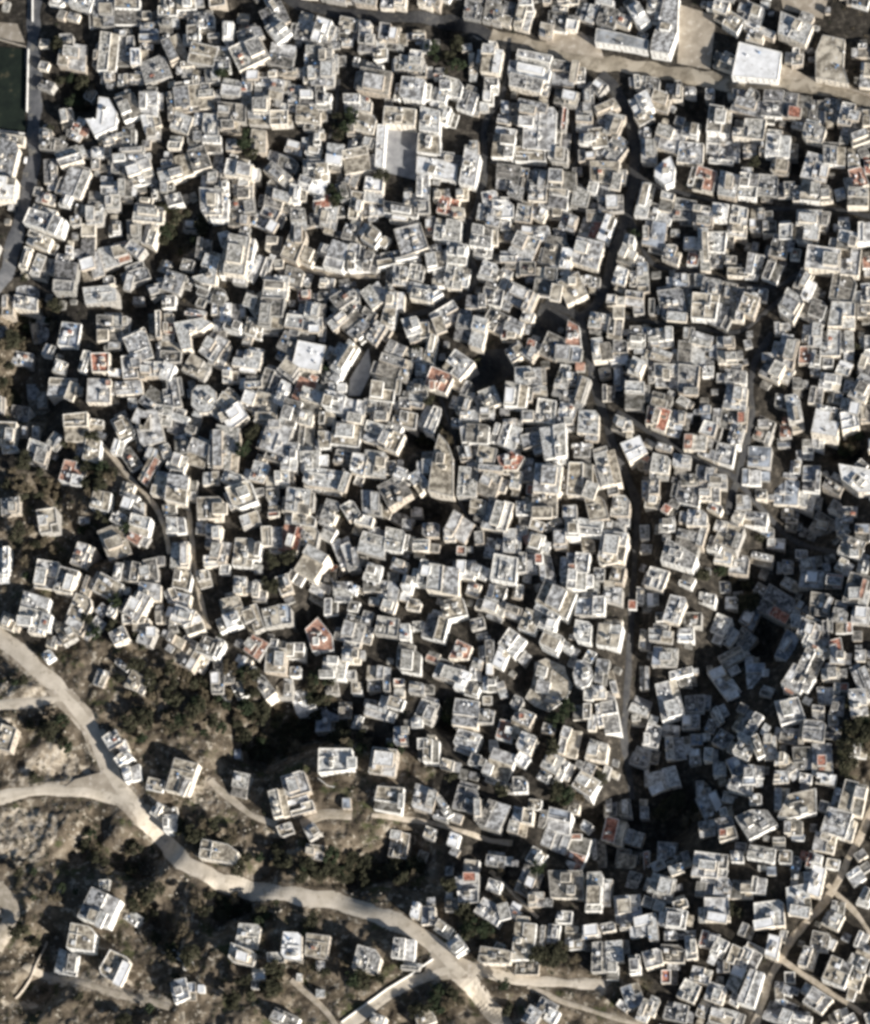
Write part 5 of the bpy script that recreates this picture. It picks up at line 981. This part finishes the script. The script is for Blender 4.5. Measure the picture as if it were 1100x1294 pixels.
for i, (n, k, pl) in enumerate(YARDS):
    # drape on a grid of cells clipped to the outline
    b = MB(); m = LOTM[k]; xs = [p[0] for p in pl]; ys = [p[1] for p in pl]
    me_bm = bmesh.new(); vs = [me_bm.verts.new((p[0], p[1], 0)) for p in pl]; me_bm.faces.new(vs)
    for a in np.arange(min(xs), max(xs), 3.0): bmesh.ops.bisect_plane(me_bm, geom=me_bm.verts[:]+me_bm.edges[:]+me_bm.faces[:], plane_co=(a,0,0), plane_no=(1,0,0))
    for a in np.arange(min(ys), max(ys), 3.0): bmesh.ops.bisect_plane(me_bm, geom=me_bm.verts[:]+me_bm.edges[:]+me_bm.faces[:], plane_co=(0,a,0), plane_no=(0,1,0))
    for v in me_bm.verts: v.co.z = h0(v.co.x, v.co.y)+.015-.0015*i
    me2 = bpy.data.meshes.new(n); bmesh.ops.recalc_face_normals(me_bm, faces=me_bm.faces[:]); me_bm.to_mesh(me2); me_bm.free()
    me2.materials.append(MATS[m]); o = bpy.data.objects.new(n, me2); col.objects.link(o); tag(o, kind='structure')
# ------------------------------------------------------------------ free-standing walls
for lab, ht, pl in WL:
    b = MB(); pts = [Wg(*p)[:2] for p in pl]; org = None
    fine = []
    for a, c in zip(pts[:-1], pts[1:]):
        n = max(1, int(math.dist(a, c)/4)); fine += [(a[0]+(c[0]-a[0])*t/n, a[1]+(c[1]-a[1])*t/n) for t in range(n)]
    fine.append(pts[-1]); L_, R_ = [], []
    for i, p in enumerate(fine):
        a = fine[max(i-1,0)]; c = fine[min(i+1,len(fine)-1)]; t = Vector((c[0]-a[0], c[1]-a[1])).normalized(); n = Vector((-t.y, t.x))*.2
        z = h0(*p); L_.append((p[0]+n.x, p[1]+n.y, z)); R_.append((p[0]-n.x, p[1]-n.y, z))
    m = 'wall_white' if 'white' in lab else 'wall_block'
    for i in range(len(fine)-1):
        a, b2, c, d = L_[i], L_[i+1], R_[i+1], R_[i]
        u = lambda p, z: (p[0], p[1], p[2]+z)
        b.face([u(d,-1.5),u(c,-1.5),u(c,ht),u(d,ht)], m); b.face([u(b2,-1.5),u(a,-1.5),u(a,ht),u(b2,ht)], m); b.face([u(d,ht),u(c,ht),u(b2,ht),u(a,ht)], m)
    for p, q2 in ((L_[0],R_[0]),(R_[-1],L_[-1])): b.face([u(p,-1.5),u(q2,-1.5),u(q2,ht),u(p,ht)], m)
    o = b.build('boundary_wall', (fine[0][0], fine[0][1], L_[0][2])); tag(o, lab, 'wall')
# ------------------------------------------------------------------ trees
def tree_proto(seed, leafm, rad, ht, nl):
    r = random.Random(seed); tr, cr = MB(), MB()
    def limb(p0, p1, r0, r1, n=6):
        d = (Vector(p1)-Vector(p0)).normalized(); s = d.orthogonal().normalized(); t = d.cross(s)
        ra = [tuple(Vector(p0)+(s*math.cos(2*math.pi*i/n)+t*math.sin(2*math.pi*i/n))*r0) for i in range(n)]
        rb = [tuple(Vector(p1)+(s*math.cos(2*math.pi*i/n)+t*math.sin(2*math.pi*i/n))*r1) for i in range(n)]
        for i in range(n): tr.face([ra[i], ra[(i+1)%n], rb[(i+1)%n], rb[i]], 'bark')
    th = ht*.42; limb((0,0,-1), (0.1,0,th), rad*.09, rad*.06)
    cl = []
    for i in range(9):
        a = 2*math.pi*i/9+r.uniform(-.3,.3); rr = rad*r.uniform(.25,.85); z = th+r.uniform(.1,.75)*(ht-th)
        p = (rr*math.cos(a), rr*math.sin(a), z); limb((0.1,0,th-.2), p, rad*.045, rad*.015, 5); cl.append((p, rad*r.uniform(.26,.46)))
    cl.append(((0,0,ht*.82), rad*.45))
    for i in range(nl):
        c, s = r.choice(cl); v = Vector((r.gauss(0,1), r.gauss(0,1), r.gauss(0,1))).normalized()*s*(r.random()**.35)
        p = Vector(c)+Vector((v.x, v.y, v.z*.75)); nrm = Vector((r.gauss(0,1), r.gauss(0,1), r.gauss(.6,1))).normalized()
        a = nrm.orthogonal().normalized(); b = nrm.cross(a); e = r.uniform(.18,.42); f = e*r.uniform(.5,.9)
        cr.face([p-a*e-b*f*.4, p+a*e*.2-b*f, p+a*e+b*f*.3, p-a*e*.1+b*f], leafm)
    return tr.mesh('trunk'), cr.mesh('crown')
protos = [tree_proto(1,'leaf_olive',3.0,6.5,900), tree_proto(2,'leaf_green',3.4,7.5,1000), tree_proto(3,'leaf_olive',2.3,5.0,650), tree_proto(4,'leaf_dry',2.5,4.6,520), tree_proto(5,'leaf_green',2.0,5.0,560), tree_proto(6,'leaf_olive',3.8,7.0,1100)]
tot = sum(v[4] for v in V); scale_n = min(1, 296/tot); ntree = 0; tused = {}
KINDW = ['rounded olive tree','tall deep green tree','small olive tree','dry brownish tree','narrow green tree','broad spreading olive tree']
for cx, cy, rx, ry, n in sorted(V, key=lambda v: math.hypot(v[0]-near(v[0],v[1])[0], v[1]-near(v[0],v[1])[1])):
    n = int(round(n*scale_n)); lm = near(cx, cy); dr = direction(cx-lm[0], cy-lm[1]); kk = (dr, lm[2]); c = tused.get(kk, 0); tused[kk] = c+1
    where = f"{RANK[c]+'clump ' if c else 'clump '}{dr} {lm[2]}"
    k = 0; tries = 0; placed = []
    while k < n and tries < 200:
        tries += 1; a = U(0, 6.283); q = math.sqrt(U(0,1)); px, py = cx+rx*q*math.cos(a), cy+ry*q*math.sin(a); x, y, z = Wg(px, py)
        i, j = int((x-GX0)/GS), int((y-GY0)/GS)
        if not (0 <= i < NXg and 0 <= j < NYg) or (occ[j,i] and tries < 150) or roaddist[j,i] < .5 or yardm[j,i] or any(math.dist((x,y), p) < 2.2 for p in placed): continue
        placed.append((x, y)); ki = rnd.choice([0,1,2,4,5,0,2] if cy < 830 or rnd.random() < .5 else [0,2,3,3,4,5]); tm, cm = protos[ki]
        root = bpy.data.objects.new('tree', None); root.location = (x, y, zg(x, y)-.2); s = U(1.05,1.75); root.scale = (s, s, s*U(.85,1.15)); root.rotation_euler = (0,0,U(0,6.28)); col.objects.link(root)
        tag(root, f"{KINDW[ki]} in the {where}", 'tree', f"trees in the {where}"[:110])
        for nm, m_ in (('trunk', tm), ('crown', cm)):
            o = bpy.data.objects.new(nm, m_); o.parent = root; col.objects.link(o)
        k += 1; ntree += 1
print('trees', ntree)
wood = MB(); bases = []
for tm, cm in protos:
    g = [[tuple(v.co) for v in m_.vertices] for m_ in (tm, cm)]
    bases.append([(g[0], [tuple(p.vertices) for p in tm.polygons], 'bark'), (g[1], [tuple(p.vertices) for p in cm.polygons], cm.materials[0].name.split('.')[0])])
nw = 0
for cx, cy, rx, ry, n in VX:
    k = 0; tries = 0
    while k < n and tries < 300:
        tries += 1; a = U(0, 6.283); q = math.sqrt(U(0,1)); x, y, z = Wg(cx+rx*q*math.cos(a), cy+ry*q*math.sin(a))
        i, j = int((x-GX0)/GS), int((y-GY0)/GS)
        if not (0 <= i < NXg and 0 <= j < NYg) or occ[j,i] or roaddist[j,i] < 1.5 or yardm[j,i]: continue
        s_ = U(1.1,1.9); ca, sa = math.cos(a)*s_, math.sin(a)*s_; z = zg(x, y)-.2
        for vs, fs, mt in bases[rnd.choice([0,0,1,2,5,5] if rnd.random() < (.3 if cx < 300 else .65) else [3])]:
            o0 = len(wood.v); wood.v += [(x+vx*ca-vy*sa, y+vx*sa+vy*ca, z+vz*s_*.95) for vx,vy,vz in vs]; wood.f += [tuple(v+o0 for v in f) for f in fs]; wood.m += [mt]*len(fs)
        k += 1; nw += 1
o = wood.build('thicket'); tag(o, 'dark mass of trees filling the gullies, hollows and the scrub slope', 'thicket', None, 'stuff'); print('wood', nw)
# ------------------------------------------------------------------ van on the left street
x, y, z = Wg(33, 203); VA = math.radians(86); van = bpy.data.objects.new('van', None); van.location = (x, y, z+.05); van.rotation_euler = (0,0,VA); col.objects.link(van)
tag(van, 'small white van parked at the kerb of the left asphalt street', 'van')
def loft(rows, m):
    b = MB()
    for r0, r1 in zip(rows[:-1], rows[1:]):
        n = len(r0)
        for i in range(n): b.face([r0[i], r0[(i+1)%n], r1[(i+1)%n], r1[i]], m)
    b.face(rows[-1], m); b.face(rows[0][::-1], m); return b
rr_ = lambda L, w_, z_, o_=0: [(o_-L,-w_*.8,z_),(o_-L*.9,-w_,z_),(o_+L*.85,-w_,z_),(o_+L,-w_*.7,z_),(o_+L,w_*.7,z_),(o_+L*.85,w_,z_),(o_-L*.9,w_,z_),(o_-L,w_*.8,z_)]
def child(b, nm):
    o = bpy.data.objects.new(nm, b.mesh(nm)); o.parent = van; col.objects.link(o); return o
child(loft([rr_(2.3,.9,.3), rr_(2.35,.95,.6), rr_(2.3,.95,1.05), rr_(2.2,.9,1.15)], 'tank_white'), 'body')
child(loft([rr_(1.8,.88,1.15,-.3), rr_(1.6,.8,1.6,-.35), rr_(1.5,.74,1.85,-.4)], 'tank_white'), 'roof')
b = MB(); b.face([(1.55,-.7,1.18),(1.55,.7,1.18),(1.28,.62,1.62),(1.28,-.62,1.62)], 'glass_dark'); child(b, 'windscreen')
for wx in (-1.45,1.45):
    for wy in (-.85,.85):
        b = MB(); n = 12; r0 = [(wx+.34*math.cos(6.283*i/n), wy-.1, .34+.34*math.sin(6.283*i/n)) for i in range(n)]; r1 = [(p[0], wy+.1, p[2]) for p in r0]
        for i in range(n): b.face([r0[i], r1[i], r1[(i+1)%n], r0[(i+1)%n]], 'tank_black')
        b.face(r0, 'tank_black'); b.face(r1[::-1], 'tank_black'); child(b, 'wheel')
# ------------------------------------------------------------------ scrub and stones (uncountable)
sb = MB(); r = random.Random(11); nb = 0
stn = MB()
wil = np.argwhere(wild & (roaddist > 1) & ~occ & ~yardm)
ub = np.argwhere(~wild & ~occ & (roaddist > .8) & ~yardm)
cand = [tuple(wil[r.randrange(len(wil))]) for _ in range(6500)]+[tuple(ub[r.randrange(len(ub))]) for _ in range(1500)]
for j, i in cand:
    x = GX0+(i+r.random())*GS; y = GY0+(j+r.random())*GS; z = zg(x, y)
    if vnoise(np.array([x]), np.array([y]), 17, 9)[0] < -.12: continue
    R0 = r.uniform(.5,1.6); m = r.choice(['leaf_olive','leaf_dry','leaf_dry','leaf_green'])
    for _ in range(int(16+R0*22)):
        a = r.uniform(0, 6.283); q = R0*math.sqrt(r.random()); p = Vector((x+q*math.cos(a), y+q*math.sin(a), z+R0*.85*(1-(q/R0)**2)*r.uniform(.3,1)))
        nrm = Vector((r.gauss(0,1), r.gauss(0,1), r.gauss(.5,1))).normalized(); aa = nrm.orthogonal().normalized(); bb = nrm.cross(aa); e = r.uniform(.14,.32)
        sb.face([p-aa*e, p-bb*e*.8, p+aa*e, p+bb*e*.7], m)
    nb += 1
o = sb.build('scrub'); tag(o, 'low olive and dry brown scrub scattered over slopes, verges and yards', 'scrub', None, 'stuff')
for _ in range(2600):
    j, i = wil[r.randrange(len(wil))]; x = GX0+(i+r.random())*GS; y = GY0+(j+r.random())*GS; z = zg(x, y); s = r.uniform(.25,.95)
    if vnoise(np.array([x]), np.array([y]), 23, 19)[0] < .0: continue
    n = 6; a0 = r.uniform(0, 6); lo = [(x+s*r.uniform(.7,1.2)*math.cos(a0+k*1.047), y+s*r.uniform(.7,1.2)*math.sin(a0+k*1.047)) for k in range(n)]
    tp = [(x+(p[0]-x)*r.uniform(.5,.75), y+(p[1]-y)*r.uniform(.5,.75)) for p in lo]; hh = s*r.uniform(.5,1)
    for k in range(n):
        k2 = (k+1)%n; stn.face([(lo[k][0],lo[k][1],z-.3),(lo[k2][0],lo[k2][1],z-.3),(tp[k2][0],tp[k2][1],z+hh),(tp[k][0],tp[k][1],z+hh)], 'rock_pale')
    stn.face([(p[0],p[1],z+hh) for p in tp], 'rock_pale')
o = stn.build('loose_rocks'); tag(o, 'pale loose rocks strewn over the open slopes beside the dirt road', 'rocks', None, 'stuff')
# ------------------------------------------------------------------ light, sky, camera
sun_dir = Vector((.77, -.64, 0)).normalized()
EL = math.radians(21.5)
sd = Vector((sun_dir.x*math.cos(EL), sun_dir.y*math.cos(EL), math.sin(EL)))
sl_ = bpy.data.lights.new('sun', 'SUN'); sl_.energy = 5.0; sl_.angle = math.radians(.5); sl_.color = (1, .95, .87)
so = bpy.data.objects.new('sun', sl_); so.rotation_euler = sd.to_track_quat('Z', 'Y').to_euler(); so.location = (0,0,200); col.objects.link(so)
w = bpy.data.worlds.new('World'); bpy.context.scene.world = w; w.use_nodes = True; nt = w.node_tree
sk = nt.nodes.new('ShaderNodeTexSky'); sk.sky_type = 'NISHITA'; sk.sun_disc = False; sk.sun_elevation = EL
sk.sun_rotation = math.atan2(sd.x, sd.y); sk.altitude = 200
nt.links.new(sk.outputs['Color'], nt.nodes['Background'].inputs['Color']); nt.nodes['Background'].inputs['Strength'].default_value = 0.05
cam = bpy.data.cameras.new('camera'); cam.sensor_fit = 'VERTICAL'; cam.sensor_height = 36; cam.lens = 36*FPX/PH; cam.clip_start = 10; cam.clip_end = 8000
co_ = bpy.data.objects.new('camera', cam); co_.location = CAM
M = Matrix((rt, up, dv)).transposed().to_4x4(); M.translation = CAM; co_.matrix_world = M; col.objects.link(co_)
sc = bpy.context.scene; sc.camera = co_
sc.view_settings.view_transform = 'Standard'; sc.view_settings.look = 'None'; sc.view_settings.gamma = 1; sc.view_settings.use_curve_mapping = False
sc.view_settings.exposure = 0.80
sc.cycles.filter_width = 3.3
sc.cycles.max_bounces = 4
